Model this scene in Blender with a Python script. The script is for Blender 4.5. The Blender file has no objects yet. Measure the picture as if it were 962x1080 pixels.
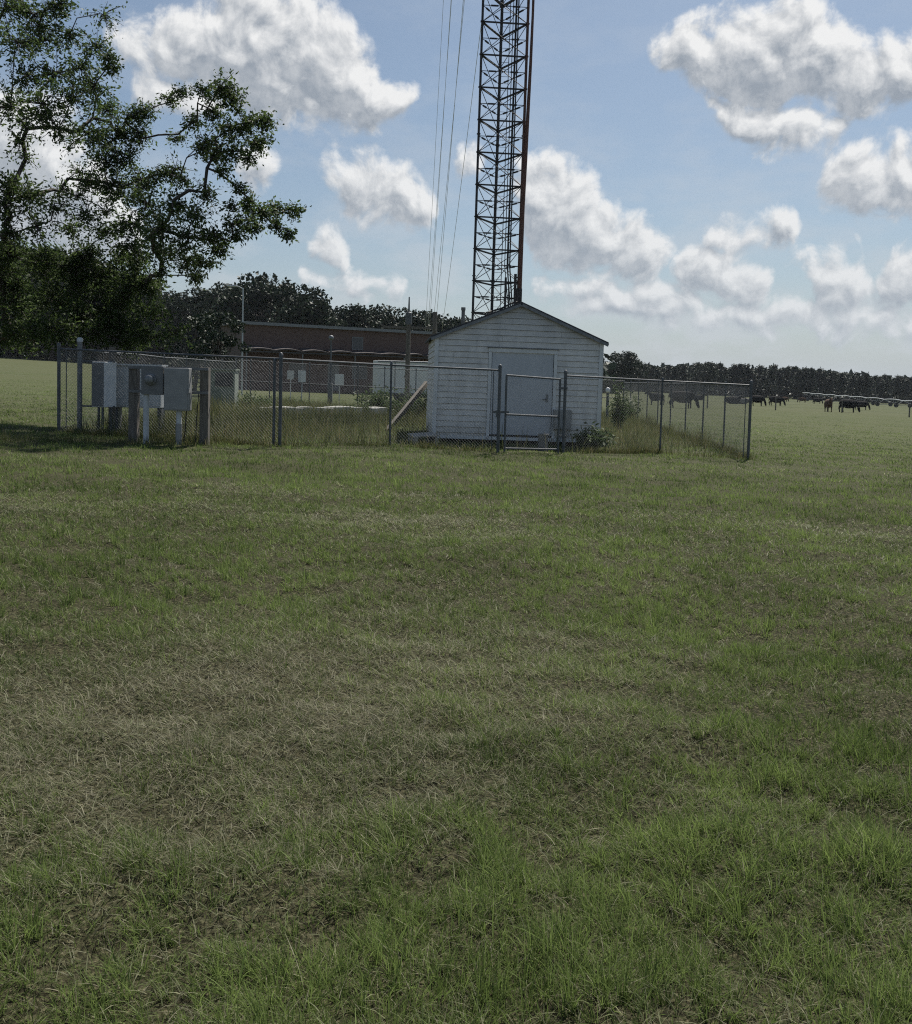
import bpy, bmesh, math, random
import numpy as np
from mathutils import Vector, Matrix, noise as mnoise
PI = math.pi
R = math.radians
random.seed(11)
rng = np.random.default_rng(5)
S = bpy.context.scene
C = S.collection

# ------------------------------------------------------------------ camera
FPX = 960.0                     # focal length in pixels of the 962-wide frame
CAM_H = 1.6
PITCH, ROLL = R(3.2), R(1.5)
CY = 452.5                      # row of the optical axis: the frame is a low crop of a taller picture
CAMROT = Matrix.Rotation(PI/2 - PITCH, 3, 'X') @ Matrix.Rotation(ROLL, 3, 'Z')
cam = bpy.data.objects.new('camera', bpy.data.cameras.new('camera'))
cam.data.sensor_fit = 'HORIZONTAL'; cam.data.sensor_width = 36.0
cam.data.lens = 36.0*FPX/962.0
cam.data.shift_y = (CY-540)/962.0
cam.data.clip_end = 9000
cam.data.clip_start = 0.05
cam.matrix_world = Matrix.Translation((0, 0, CAM_H)) @ CAMROT.to_4x4()
C.objects.link(cam)
S.camera = cam

def ray(px, py):
    d = CAMROT @ Vector(((px-481)/FPX, -(py-CY)/FPX, -1.0))
    return d.normalized()
def proj(p):
    q = CAMROT.transposed() @ (Vector(p) - Vector((0, 0, CAM_H)))
    return (481 + FPX*q.x/-q.z, CY - FPX*q.y/-q.z)

# ------------------------------------------------------------------ noise + terrain height
def _hash(ix, iy, seed):
    h = (ix.astype(np.int64)*374761393 + iy.astype(np.int64)*668265263 + seed*974634777) & 0xFFFFFFFF
    h = ((h ^ (h >> 13))*1274126177) & 0xFFFFFFFF
    h = ((h ^ (h >> 16))*2246822519) & 0xFFFFFFFF
    return ((h ^ (h >> 15)) & 0xFFFFFF)/float(0xFFFFFF)
def vn(x, y, seed=0):
    x = np.asarray(x, float); y = np.asarray(y, float)
    ix, iy = np.floor(x), np.floor(y)
    fx, fy = x-ix, y-iy
    fx = fx*fx*(3-2*fx); fy = fy*fy*(3-2*fy)
    a, b = _hash(ix, iy, seed), _hash(ix+1, iy, seed)
    c, d = _hash(ix, iy+1, seed), _hash(ix+1, iy+1, seed)
    return (a*(1-fx)+b*fx)*(1-fy) + (c*(1-fx)+d*fx)*fy
def fbm(x, y, o=4, seed=0):
    s = 0; a = .5; t = 0
    for k in range(o):
        s = s + a*vn(x*2**k + 17.3*k, y*2**k - 9.1*k, seed+k); t += a; a *= .55
    return s/t
def gz(x, y):
    x = np.asarray(x, float); y = np.asarray(y, float)
    r = np.hypot(x, y)
    z = -0.0245*260*np.tanh(x/260)
    sm = lambda t: (lambda q: q*q*(3-2*q))(np.clip(t, 0, 1))
    z = z + 1.6*sm((-x-16)/90)*sm((y-40)/150)
    near = np.exp(-(r/26)**2)
    z = z + (fbm(x*.35, y*.5, 3, 3)-.5)*.12*(.35+.65*near)*np.clip(1.4-r/120, 0, 1)
    z = z + (fbm(x*1.7, y*2.2, 2, 8)-.5)*.08*near
    z = z + (fbm(x*3.4+5, y*4.0, 2, 15)-.5)*.075*np.exp(-(r/9)**2)
    return z
def g1(x, y): return float(gz(x, y))
def on(px, d):
    """ground point at forward distance d that shows at picture column px"""
    x = (px-481)/FPX*d
    for _ in range(8):
        z = g1(x, d)
        q = proj((x, d, z))
        x += (px-q[0])/FPX*d
    return Vector((x, d, g1(x, d)))
def gp(px, py):
    """ground point seen at a pixel"""
    r = ray(px, py); t = 5.0
    for _ in range(40):
        p = Vector((0, 0, CAM_H)) + r*t
        zt = -0.0245*260*math.tanh(p.x/260)
        t += (zt - p.z)/min(r.z, -1e-3)*.9
        t = max(1, min(t, 3000))
    p = Vector((0, 0, CAM_H)) + r*t
    return Vector((p.x, p.y, g1(p.x, p.y)))
def at(px, py, d):
    """the point on the sight line of a pixel at forward distance d"""
    r = ray(px, py)
    return Vector((0, 0, CAM_H)) + r*(d/r.y)

# ------------------------------------------------------------------ materials
def nmat(name):
    m = bpy.data.materials.new(name); m.use_nodes = True
    return m, m.node_tree, m.node_tree.nodes['Principled BSDF']
def ramp(nt, fac, stops):
    n = nt.nodes.new('ShaderNodeValToRGB')
    el = n.color_ramp.elements
    while len(el) < len(stops): el.new(.5)
    for e, (p, c) in zip(el, stops): e.position = p; e.color = (*c, 1)
    nt.links.new(fac, n.inputs[0]); return n.outputs[0]
def noise_tex(nt, scale, detail=4, rough=.55, vec=None, stretch=None, coord='Object'):
    n = nt.nodes.new('ShaderNodeTexNoise')
    n.inputs['Scale'].default_value = scale; n.inputs['Detail'].default_value = detail; n.inputs['Roughness'].default_value = rough
    if vec is None:
        tc = nt.nodes.new('ShaderNodeTexCoord'); vec = tc.outputs[coord]
    if stretch:
        mp = nt.nodes.new('ShaderNodeMapping'); mp.inputs['Scale'].default_value = stretch
        nt.links.new(vec, mp.inputs['Vector']); vec = mp.outputs[0]
    nt.links.new(vec, n.inputs['Vector'])
    return n.outputs['Fac']
def mixc(nt, fac, a, b, mode='MIX'):
    n = nt.nodes.new('ShaderNodeMix'); n.data_type = 'RGBA'; n.blend_type = mode
    for sock, v in ((n.inputs[0], fac), (n.inputs[6], a), (n.inputs[7], b)):
        if isinstance(v, (int, float)): sock.default_value = v
        elif isinstance(v, tuple): sock.default_value = (*v, 1)
        else: nt.links.new(v, sock)
    return n.outputs[2]
def bump(nt, bsdf, h, strength=.3, dist=.01):
    b = nt.nodes.new('ShaderNodeBump'); b.inputs['Strength'].default_value = strength; b.inputs['Distance'].default_value = dist
    nt.links.new(h, b.inputs['Height']); nt.links.new(b.outputs[0], bsdf.inputs['Normal'])
def simple(name, col, col2=None, rough=.6, metal=0, scale=6, stretch=None, bumps=0, coord='Object'):
    m, nt, b = nmat(name)
    col2 = col2 or tuple(c*.65 for c in col)
    f = noise_tex(nt, scale, 5, .6, stretch=stretch, coord=coord)
    nt.links.new(ramp(nt, f, [(.3, col2), (.68, col)]), b.inputs['Base Color'])
    b.inputs['Roughness'].default_value = rough; b.inputs['Metallic'].default_value = metal
    if bumps: bump(nt, b, f, bumps)
    return m
def leafmat(name, dark, light, trans=.35, attr=None, dry=None, rough=.55):
    m, nt, b = nmat(name)
    out = nt.nodes['Material Output']
    if attr:
        a = nt.nodes.new('ShaderNodeAttribute'); a.attribute_name = 'tone'; f = a.outputs['Fac']
    else:
        g = nt.nodes.new('ShaderNodeNewGeometry'); f = g.outputs['Random Per Island']
    col = ramp(nt, f, [(0, dark), (1, light)])
    if dry:
        a2 = nt.nodes.new('ShaderNodeAttribute'); a2.attribute_name = 'dry'
        dc = ramp(nt, f, [(0, tuple(c*.42 for c in dry)), (1, dry)])
        col = mixc(nt, a2.outputs['Fac'], col, dc)
    nt.links.new(col, b.inputs['Base Color'])
    b.inputs['Roughness'].default_value = rough
    b.inputs['Specular IOR Level'].default_value = .16
    t = nt.nodes.new('ShaderNodeBsdfTranslucent'); nt.links.new(col, t.inputs[0])
    mx = nt.nodes.new('ShaderNodeMixShader'); mx.inputs[0].default_value = trans
    nt.links.new(b.outputs[0], mx.inputs[1]); nt.links.new(t.outputs[0], mx.inputs[2])
    nt.links.new(mx.outputs[0], out.inputs[0])
    return m

# ------------------------------------------------------------------ mesh builder
class MB:
    def __init__(s): s.v = []; s.f = []
    def quad(s, *p):
        i = len(s.v); s.v += [tuple(q) for q in p]; s.f.append(tuple(range(i, i+len(p))))
    def box(s, c, size, rot=None, M=None):
        i = len(s.v)
        for dx in (-.5, .5):
            for dy in (-.5, .5):
                for dz in (-.5, .5):
                    p = Vector((dx*size[0], dy*size[1], dz*size[2]))
                    if rot is not None: p = rot @ p
                    p += Vector(c)
                    if M is not None: p = M @ p
                    s.v.append(tuple(p))
        for q in ((0,1,3,2), (4,6,7,5), (0,4,5,1), (2,3,7,6), (0,2,6,4), (1,5,7,3)): s.f.append(tuple(i+k for k in q))
        return s
    def tube(s, pts, rad, n=8, cap=True):
        pts = [Vector(p) for p in pts]
        if isinstance(rad, (int, float)): rad = [rad]*len(pts)
        base = len(s.v); ref = None
        for k, p in enumerate(pts):
            a = pts[max(k-1, 0)]; b = pts[min(k+1, len(pts)-1)]
            t = (b-a).normalized() if (b-a).length > 1e-9 else Vector((0, 0, 1))
            if ref is None: ref = t.orthogonal().normalized()
            ref = (ref - t*ref.dot(t))
            ref = ref.normalized() if ref.length > 1e-6 else t.orthogonal().normalized()
            bi = t.cross(ref)
            for j in range(n):
                an = 2*PI*j/n
                s.v.append(tuple(p + (ref*math.cos(an) + bi*math.sin(an))*rad[k]))
        for k in range(len(pts)-1):
            for j in range(n):
                a = base+k*n+j; b = base+k*n+(j+1) % n
                s.f.append((a, b, b+n, a+n))
        if cap:
            s.f.append(tuple(base+j for j in range(n))[::-1]); s.f.append(tuple(base+(len(pts)-1)*n+j for j in range(n)))
        return s
    def bar(s, a, b, w, h=None):
        """square bar between two points"""
        a, b = Vector(a), Vector(b); h = h or w
        t = (b-a); L = t.length; t.normalize()
        up = Vector((0, 0, 1)) if abs(t.z) < .95 else Vector((0, 1, 0))
        x = t.cross(up).normalized(); z = x.cross(t)
        s.box((a+b)/2, (w, L, h), Matrix((x, t, z)).transposed()); return s
    def lathe(s, prof, n=16, c=(0, 0, 0)):
        base = len(s.v)
        for r, z in prof:
            for j in range(n):
                an = 2*PI*j/n; s.v.append((c[0]+r*math.cos(an), c[1]+r*math.sin(an), c[2]+z))
        for k in range(len(prof)-1):
            for j in range(n):
                a = base+k*n+j; b = base+k*n+(j+1) % n; s.f.append((a, b, b+n, a+n))
        s.f.append(tuple(base+j for j in range(n))[::-1]); s.f.append(tuple(base+(len(prof)-1)*n+j for j in range(n)))
        return s
    def build(s, name, mat, parent=None, bevel=0, smooth=False, loc=None):
        me = bpy.data.meshes.new(name); me.from_pydata(s.v, [], s.f); me.update()
        o = bpy.data.objects.new(name, me); C.objects.link(o)
        me.materials.append(mat)
        if smooth:
            me.polygons.foreach_set('use_smooth', [True]*len(me.polygons))
        if bevel:
            b = o.modifiers.new('bevel', 'BEVEL'); b.width = bevel; b.segments = 2; b.limit_method = 'ANGLE'
        if parent: o.parent = parent
        if loc is not None: o.location = loc
        return o
def tag(o, label=None, cat=None, group=None, kind=None):
    for k, v in (('label', label), ('category', cat), ('group', group), ('kind', kind)):
        if v: o[k] = v
    return o
def thing(name, label, cat, loc=(0, 0, 0), rz=0, group=None):
    o = bpy.data.objects.new(name, None); o.empty_display_size = .2; C.objects.link(o)
    o.location = loc; o.rotation_euler.z = rz
    return tag(o, label, cat, group)
def copy_tree(o, loc=None, rz=0, sc=1, parent=None):
    c = o.copy(); C.objects.link(c)
    if parent: c.parent = parent
    if loc is not None:
        c.location = loc; c.rotation_euler.z = rz; c.scale = (sc, sc, sc) if isinstance(sc, (int, float)) else sc
    for ch in [k for k in o.children]: copy_tree(ch, parent=c)
    return c
def npmesh(name, V, F3, F4, mats, face_attrs=None, midx=None, smooth=False):
    """fast mesh: V (n,3), F3 (k,3) and F4 (m,4) index arrays"""
    me = bpy.data.meshes.new(name)
    n3, n4 = len(F3), len(F4)
    me.vertices.add(len(V)); me.vertices.foreach_set('co', np.ascontiguousarray(V, np.float32).ravel())
    me.loops.add(3*n3+4*n4)
    me.loops.foreach_set('vertex_index', np.concatenate([np.asarray(F3, np.int32).ravel(), np.asarray(F4, np.int32).ravel()]).astype(np.int32))
    me.polygons.add(n3+n4)
    st = np.concatenate([np.arange(n3)*3, 3*n3+np.arange(n4)*4]).astype(np.int32)
    me.polygons.foreach_set('loop_start', st)
    for m in mats: me.materials.append(m)
    if midx is not None: me.polygons.foreach_set('material_index', np.asarray(midx, np.int32))
    for k, a in (face_attrs or {}).items():
        at_ = me.attributes.new(k, 'FLOAT', 'FACE'); at_.data.foreach_set('value', np.asarray(a, np.float32))
    me.update(calc_edges=True); me.validate()
    if smooth: me.polygons.foreach_set('use_smooth', [True]*len(me.polygons))
    o = bpy.data.objects.new(name, me); C.objects.link(o)
    return o

M = {}
M['galv'] = simple('galvanised_steel', (.24, .25, .26), (.14, .15, .155), .55, .2, 9)
M['galv_dark'] = simple('weathered_steel_pipe', (.13, .14, .15), (.07, .075, .08), .6, .15, 8)
M['wire'] = simple('chain_link_wire', (.24, .25, .255), (.17, .175, .18), .6, .1, 3)
M['tower'] = simple('rust_stained_tower_steel', (.055, .05, .055), (.022, .02, .022), .7, .2, 4)
M['rust'] = simple('rusty_brown_pipe', (.15, .066, .046), (.075, .037, .03), .75, .1, 6)
M['cable'] = simple('black_cable', (.02, .02, .022), (.01, .01, .011), .6)
M['white'] = simple('chalky_white_paint', (.74, .75, .75), (.60, .61, .60), .6, 0, 3)
M['door'] = None
M['grey_panel'] = simple('grey_painted_steel', (.29, .295, .295), (.23, .235, .235), .5, .1, 5)
M['dark_panel'] = simple('dark_grey_box', (.18, .185, .19), (.13, .134, .138), .5, .1, 5)
M['pale_panel'] = simple('pale_grey_cabinet', (.60, .615, .61), (.48, .495, .49), .55, .1, 4)
M['green_panel'] = simple('pale_green_cabinet', (.24, .27, .23), (.17, .20, .17), .6, 0, 4)
M['wood'] = simple('weathered_grey_wood', (.20, .18, .155), (.08, .07, .06), .85, 0, 7, (6, 6, .7), .4)
M['woodl'] = simple('pale_weathered_boards', (.36, .35, .32), (.20, .19, .17), .85, 0, 5, (1, 6, 6), .3)
M['conduit'] = simple('white_plastic_conduit', (.55, .58, .60), (.42, .44, .46), .45)
M['concrete'] = simple('pale_concrete', (.55, .54, .50), (.36, .35, .32), .9, 0, 3, None, .3)
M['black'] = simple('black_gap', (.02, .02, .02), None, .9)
M['glass'] = simple('dark_glass', (.06, .065, .075), (.04, .045, .05), .2)
M['bark'] = simple('oak_bark', (.085, .07, .055), (.035, .03, .025), .9, 0, 9, (1, 1, .3), .6)
M['cowblack'] = simple('black_cow_coat', (.016, .015, .017), (.008, .008, .009), .6, 0, 3)
M['cowbrown'] = simple('brown_cow_coat', (.10, .062, .042), (.05, .03, .022), .7, 0, 3)
M['cowpied'] = simple('pale_and_black_coat', (.42, .38, .34), (.03, .026, .024), .7, 0, 1.5)
M['oakleaf'] = leafmat('oak_leaf', (.034, .060, .018), (.095, .135, .042), .5)
M['oakleaf2'] = leafmat('light_leaf', (.035, .060, .018), (.10, .14, .045), .35)
M['forestleaf'] = leafmat('wood_leaf', (.013, .025, .014), (.028, .045, .024), .1)
M['pineleaf'] = leafmat('pine_needle', (.012, .024, .015), (.026, .042, .024), .1)
M['shrubleaf'] = leafmat('shrub_leaf', (.035, .060, .020), (.085, .125, .05), .3)

# ------------------------------------------------------------------ sky, sun
SUN_EL, SUN_AZ = R(56), R(24)            # ahead of the camera, a little to the right
sun = bpy.data.objects.new('sun', bpy.data.lights.new('sun', 'SUN')); C.objects.link(sun)
sun.data.energy = 4.9; sun.data.angle = R(.6); sun.data.color = (1, .95, .87)
sd = Vector((math.sin(SUN_AZ)*math.cos(SUN_EL), math.cos(SUN_AZ)*math.cos(SUN_EL), math.sin(SUN_EL)))
sun.rotation_euler = sd.to_track_quat('Z', 'Y').to_euler()
sun.location = sd*200

W = bpy.data.worlds.new('World'); S.world = W; W.use_nodes = True
nt = W.node_tree; nt.nodes.clear()
L = nt.links.new
def wm(op, a, b=None, c=None, tree=None, clamp=False):
    tree = tree or nt
    n = tree.nodes.new('ShaderNodeMath'); n.operation = op; n.use_clamp = clamp
    for s_, v in zip(n.inputs, (a, b, c)):
        if v is None: continue
        if isinstance(v, (int, float)): s_.default_value = v
        else: tree.links.new(v, s_)
    return n.outputs[0]
def ae(px, py):
    r = ray(px, py); return math.atan2(r.x, r.y), math.asin(r.z)
# cumulus banks by direction: rows of clouds, each cloud a run of (column, top row, base row)
ROWS = [
 ([[(118,44,52),(140,34,66),(170,25,74),(205,10,82),(235,-2,98),(262,-10,114),(300,-12,128),(330,6,133),(360,28,136),(388,56,138),(412,80,136),(430,97,120),(440,106,110)],
   [(694,50,56),(708,33,68),(732,26,84),(752,30,98),(775,10,106),(796,0,110),(816,10,112),(850,0,114),(882,28,116),(908,54,119),(930,50,119),(946,36,119),(965,56,121),(1010,40,121)]], 1.0),
 ([[(-70,60,245),(0,95,250),(60,120,262),(110,175,270),(140,225,272)],
   [(488,152,172),(497,147,175),(506,152,174)],
   [(748,98,112),(768,98,138),(786,102,156),(810,106,162),(832,114,152),(852,121,142),(886,130,137)],
   [(872,186,198),(890,164,210),(910,154,215),(930,160,217),(946,141,219),(965,150,222),(1010,150,226)]], 1.0),
 ([[(140,104,112),(190,98,122),(232,108,116)],[(340,190,200),(356,178,210),(385,171,224),(405,169,228),(428,182,233),(448,200,232),(462,211,220)],
   [(532,182,194),(548,164,230),(565,161,272),(582,174,282),(602,190,287),(622,205,290),(642,225,292),(662,227,294),(682,238,295),(702,256,292),(712,268,282)],
   [(742,238,256),(762,229,262),(792,235,260),(822,229,262),(842,235,258)]], 1.0),
 ([[(254,172,184),(270,158,197),(288,154,198),(298,168,182)],[(332,256,268),(348,248,278),(366,262,292)],
   [(714,278,294),(728,266,302),(748,260,314),(768,257,317),(788,263,317),(808,276,313),(822,288,302)],
   [(832,268,286),(850,264,300),(864,272,326),(882,266,327),(902,272,325),(916,294,314)],[(926,284,298),(942,267,309),(965,263,311),(1010,258,311)]], .85),
 ([[(560,304,312),(620,290,332),(660,300,340),(700,298,346),(760,308,350),(820,312,350),(880,322,354),(930,320,360),(1010,330,364)],[(320,292,312),(370,286,318),(420,300,320)]], .62)]
grp = bpy.data.node_groups.new('cloud_density', 'ShaderNodeTree')
grp.interface.new_socket('Vector', in_out='INPUT', socket_type='NodeSocketVector')
grp.interface.new_socket('Density', in_out='OUTPUT', socket_type='NodeSocketFloat')
gi = grp.nodes.new('NodeGroupInput'); go = grp.nodes.new('NodeGroupOutput')
def gn(scale, detail, rough, kind='FBM'):
    n = grp.nodes.new('ShaderNodeTexNoise'); n.noise_dimensions = '2D'; n.noise_type = kind; n.inputs['Scale'].default_value = scale
    n.inputs['Detail'].default_value = detail; n.inputs['Roughness'].default_value = rough
    return n
nz = gn(13, 1, .5); grp.links.new(gi.outputs[0], nz.inputs['Vector'])
va = grp.nodes.new('ShaderNodeVectorMath'); va.operation = 'SUBTRACT'; va.inputs[1].default_value = (.5, .5, .5); grp.links.new(nz.outputs['Color'], va.inputs[0])
vb = grp.nodes.new('ShaderNodeVectorMath'); vb.operation = 'MULTIPLY_ADD'; vb.inputs[1].default_value = (.030, .030, 0)
grp.links.new(va.outputs[0], vb.inputs[0]); grp.links.new(gi.outputs[0], vb.inputs[2])
P2 = vb.outputs[0]
sp2 = grp.nodes.new('ShaderNodeSeparateXYZ'); grp.links.new(P2, sp2.inputs[0])
U0, U1 = -.62, .62
un = wm('MULTIPLY_ADD', sp2.outputs[0], 1/(U1-U0), -U0/(U1-U0), tree=grp)
F = None
SPLIT = []
for clouds, st in ROWS:
    cur = []
    for c in clouds:
        if cur and (sum(len(q)+2 for q in cur)+len(c)+2 > 32 or c[0][0] < cur[-1][-1][0]+26): SPLIT.append((cur, st)); cur = []
        cur.append(c)
    SPLIT.append((cur, st))
for clouds, st in SPLIT:
    stops = []
    for c in clouds:
        q = [((ae(x, (t+b_)/2)[0]-U0)/(U1-U0), ae(x, t)[1], ae(x, b_)[1]) for x, t, b_ in c]
        (p0_, t0_, b0_), (p1_, t1_, b1_) = q[0], q[-1]
        stops += [(p0_-.012, (t0_+b0_)/2-.03, (t0_+b0_)/2+.03)] + q + [(p1_+.012, (t1_+b1_)/2-.03, (t1_+b1_)/2+.03)]
    stops.sort()
    rn = grp.nodes.new('ShaderNodeValToRGB'); el = rn.color_ramp.elements
    while len(el) < len(stops): el.new(.5)
    for e, (p_, t_, b_) in zip(el, stops): e.position = min(1, max(0, p_)); e.color = (max(0, t_), max(0, b_), 0, 1)
    grp.links.new(un, rn.inputs[0])
    sc_ = grp.nodes.new('ShaderNodeSeparateColor'); grp.links.new(rn.outputs[0], sc_.inputs[0])
    up_ = wm('MULTIPLY', wm('SUBTRACT', sc_.outputs[0], sp2.outputs[1], tree=grp), 40., tree=grp)
    dn_ = wm('MULTIPLY', wm('SUBTRACT', sp2.outputs[1], sc_.outputs[1], tree=grp), 55., tree=grp)
    k = wm('MINIMUM', wm('SMOOTH_MIN', up_, dn_, 1.4, tree=grp), 2.0, tree=grp)
    k = wm('SUBTRACT', k, 1-st, tree=grp)
    F = k if F is None else wm('MAXIMUM', F, k, tree=grp)
F = wm('MAXIMUM', F, -1.5, tree=grp)
rg_ = gn(30, 2, .5, 'RIDGED_MULTIFRACTAL'); grp.links.new(P2, rg_.inputs['Vector'])
fb = gn(44, 6, .6); grp.links.new(P2, fb.inputs['Vector'])
md = gn(19, 2, .5); grp.links.new(gi.outputs[0], md.inputs['Vector'])
bil = wm('MULTIPLY_ADD', rg_.outputs['Fac'], -.55, .34, tree=grp)
bil = wm('ADD', bil, wm('MULTIPLY_ADD', md.outputs['Fac'], 2.3, -1.15, tree=grp), tree=grp)
fbn = wm('MULTIPLY', wm('SUBTRACT', fb.outputs['Fac'], .5, tree=grp), 1.9, tree=grp)
D = wm('ADD', wm('ADD', F, bil, tree=grp), fbn, tree=grp)
grp.links.new(D, go.inputs[0])

tc = nt.nodes.new('ShaderNodeTexCoord')
nv = nt.nodes.new('ShaderNodeVectorMath'); nv.operation = 'NORMALIZE'; L(tc.outputs['Generated'], nv.inputs[0])
sx = nt.nodes.new('ShaderNodeSeparateXYZ'); L(nv.outputs[0], sx.inputs[0])
U = wm('ARCTAN2', sx.outputs[0], sx.outputs[1]); V_ = wm('ARCSINE', sx.outputs[2])
cv = nt.nodes.new('ShaderNodeCombineXYZ'); L(U, cv.inputs[0]); L(V_, cv.inputs[1])
def dens(off):
    g = nt.nodes.new('ShaderNodeGroup'); g.node_tree = grp
    a = nt.nodes.new('ShaderNodeVectorMath'); a.operation = 'ADD'; a.inputs[1].default_value = off
    L(cv.outputs[0], a.inputs[0]); L(a.outputs[0], g.inputs[0]); return g.outputs[0]
D0 = dens((0, 0, 0))
mr = nt.nodes.new('ShaderNodeMapRange'); mr.interpolation_type = 'SMOOTHSTEP'
mr.inputs['From Min'].default_value = -.42; mr.inputs['From Max'].default_value = .62
L(D0, mr.inputs['Value']); alpha = mr.outputs[0]
# relief of the cloud towards the sun (up, a little to the right)
D1 = dens((.0045, .011, 0))
rel = wm('SUBTRACT', D0, D1)
T = wm('MULTIPLY_ADD', rel, .50, .66)
T = wm('SUBTRACT', T, wm('MULTIPLY', wm('MAXIMUM', wm('MINIMUM', D1, 2.2), 0), .24))
mt = nt.nodes.new('ShaderNodeTexNoise'); mt.noise_dimensions = '2D'; mt.inputs['Scale'].default_value = 34; mt.inputs['Detail'].default_value = 4; mt.inputs['Roughness'].default_value = .62
L(cv.outputs[0], mt.inputs['Vector'])
T = wm('ADD', T, wm('MULTIPLY_ADD', mt.outputs['Fac'], .5, -.25))
T = wm('MAXIMUM', T, wm('MULTIPLY_ADD', mt.outputs['Fac'], 1.0, -.38), clamp=True)
sky = nt.nodes.new('ShaderNodeTexSky'); sky.sky_type = 'NISHITA'; sky.sun_disc = False
sky.sun_elevation = SUN_EL; sky.sun_rotation = SUN_AZ
sky.air_density = 1.0; sky.dust_density = 1.4; sky.ozone_density = 1.5; sky.altitude = 60
def wmix(f, a, b):
    return mixc(nt, f, a, b)
SKY_K = .07
cl_col = wmix(T, (.22/SKY_K, .25/SKY_K, .29/SKY_K), (.66/SKY_K, .66/SKY_K, .655/SKY_K))
hz = wm('POWER', 2.718, wm('MULTIPLY', wm('MAXIMUM', V_, 0), -11.0))
skyc = sky.outputs[0]
hsv = nt.nodes.new('ShaderNodeHueSaturation'); hsv.inputs['Saturation'].default_value = .90; hsv.inputs['Value'].default_value = .82
L(skyc, hsv.inputs['Color'])
hzc = (.375/SKY_K, .42/SKY_K, .465/SKY_K)
base = wmix(wm('MULTIPLY', hz, .92), mixc(nt, 1.0, hsv.outputs[0], (.90, 1.0, 1.04), 'MULTIPLY'), hzc)
cl_h = wmix(wm('MULTIPLY', hz, .97), cl_col, hzc)
vl = nt.nodes.new('ShaderNodeTexNoise'); vl.noise_dimensions = '2D'; vl.inputs['Scale'].default_value = 9; vl.inputs['Detail'].default_value = 5; vl.inputs['Roughness'].default_value = .6
vmp = nt.nodes.new('ShaderNodeMapping'); vmp.inputs['Scale'].default_value = (1, 2.4, 1); L(cv.outputs[0], vmp.inputs['Vector']); L(vmp.outputs[0], vl.inputs['Vector'])
vr = nt.nodes.new('ShaderNodeMapRange'); vr.interpolation_type = 'SMOOTHSTEP'; vr.inputs[1].default_value = .38; vr.inputs[2].default_value = .72; L(vl.outputs['Fac'], vr.inputs[0])
veil = wm('MULTIPLY', vr.outputs[0], wm('POWER', 2.718, wm('MULTIPLY', wm('MAXIMUM', V_, 0), -5.5)))
base = wmix(wm('MULTIPLY', veil, .85), base, (.42/SKY_K, .45/SKY_K, .485/SKY_K))
fin = wmix(wm('MULTIPLY', alpha, .97), base, cl_h)
bg = nt.nodes.new('ShaderNodeBackground'); bg.inputs[1].default_value = SKY_K; L(fin, bg.inputs[0])
wo = nt.nodes.new('ShaderNodeOutputWorld'); L(bg.outputs[0], wo.inputs[0])
W.cycles.sampling_method = 'MANUAL'; W.cycles.sample_map_resolution = 512
S.cycles.use_denoising = False; S.cycles.filter_width = 1.15; S.cycles.adaptive_threshold = .008; S.cycles.max_bounces = 5; S.cycles.diffuse_bounces = 2; S.cycles.glossy_bounces = 2; S.cycles.transmission_bounces = 3; S.cycles.caustics_reflective = False; S.cycles.caustics_refractive = False
S.view_settings.view_transform = 'Standard'; S.view_settings.look = 'None'; S.view_settings.gamma = 1
S.view_settings.use_curve_mapping = False; S.view_settings.exposure = 0.45

# ------------------------------------------------------------------ layout points
FENCE = [gp(62, 456), gp(295, 472), gp(411, 471), gp(525, 478)]         # front run, left to gate
FENCER = [gp(594, 478), gp(696, 478), gp(789, 484)]                     # gate to right corner
BACKR = Vector((8.6, 47.0, 0)); BACKL = Vector((-9.6, 39.5, 0))
SHED_C = (on(456, 22.9), on(631, 23.2))

# ------------------------------------------------------------------ ground
def axis(lim_f, step, lim, growth):
    a = list(np.arange(0, lim_f, step)); s = step
    while a[-1] < lim: s *= growth; a.append(a[-1]+s)
    return np.array(a)
ax = axis(9, .14, 4000, 1.09); xs = np.concatenate([-ax[::-1][:-1], ax])
ay = axis(13, .14, 5000, 1.085); by = axis(1, .3, 600, 1.35); ys = np.concatenate([-by[::-1][:-1], ay])
GX, GY = np.meshgrid(xs, ys)
GZ = gz(GX, GY)
nx, ny = len(xs), len(ys)
ii = (np.arange(ny-1)[:, None]*nx + np.arange(nx-1)[None]).ravel()
ground = npmesh('ground', np.stack([GX.ravel(), GY.ravel(), GZ.ravel()], 1), np.zeros((0, 3)), np.stack([ii, ii+1, ii+1+nx, ii+nx], 1), [], smooth=True)
m, nt2, b = nmat('field_soil_and_thatch')
f1 = noise_tex(nt2, .55, 6, .65); f2 = noise_tex(nt2, 9, 6, .7); f3 = noise_tex(nt2, .035, 4, .6, stretch=(.5, 1.6, 1))
f4 = noise_tex(nt2, 55, 5, .75)
near = ramp(nt2, f4, [(.36, (.008, .008, .005)), (.52, (.040, .038, .020)), (.66, (.12, .11, .065))])
far = ramp(nt2, f1, [(.3, (.044, .062, .022)), (.7, (.080, .094, .038))])
far = mixc(nt2, f3, far, (.085, .086, .046))
geo = nt2.nodes.new('ShaderNodeNewGeometry'); spx = nt2.nodes.new('ShaderNodeSeparateXYZ'); nt2.links.new(geo.outputs['Position'], spx.inputs[0])
mr2 = nt2.nodes.new('ShaderNodeMapRange'); mr2.inputs[1].default_value = 9; mr2.inputs[2].default_value = 40; nt2.links.new(spx.outputs[1], mr2.inputs[0])
nt2.links.new(mixc(nt2, mr2.outputs[0], near, far), b.inputs['Base Color'])
b.inputs['Roughness'].default_value = .95; b.inputs['Specular IOR Level'].default_value = .1
bump(nt2, b, f2, .6, .05)
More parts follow.
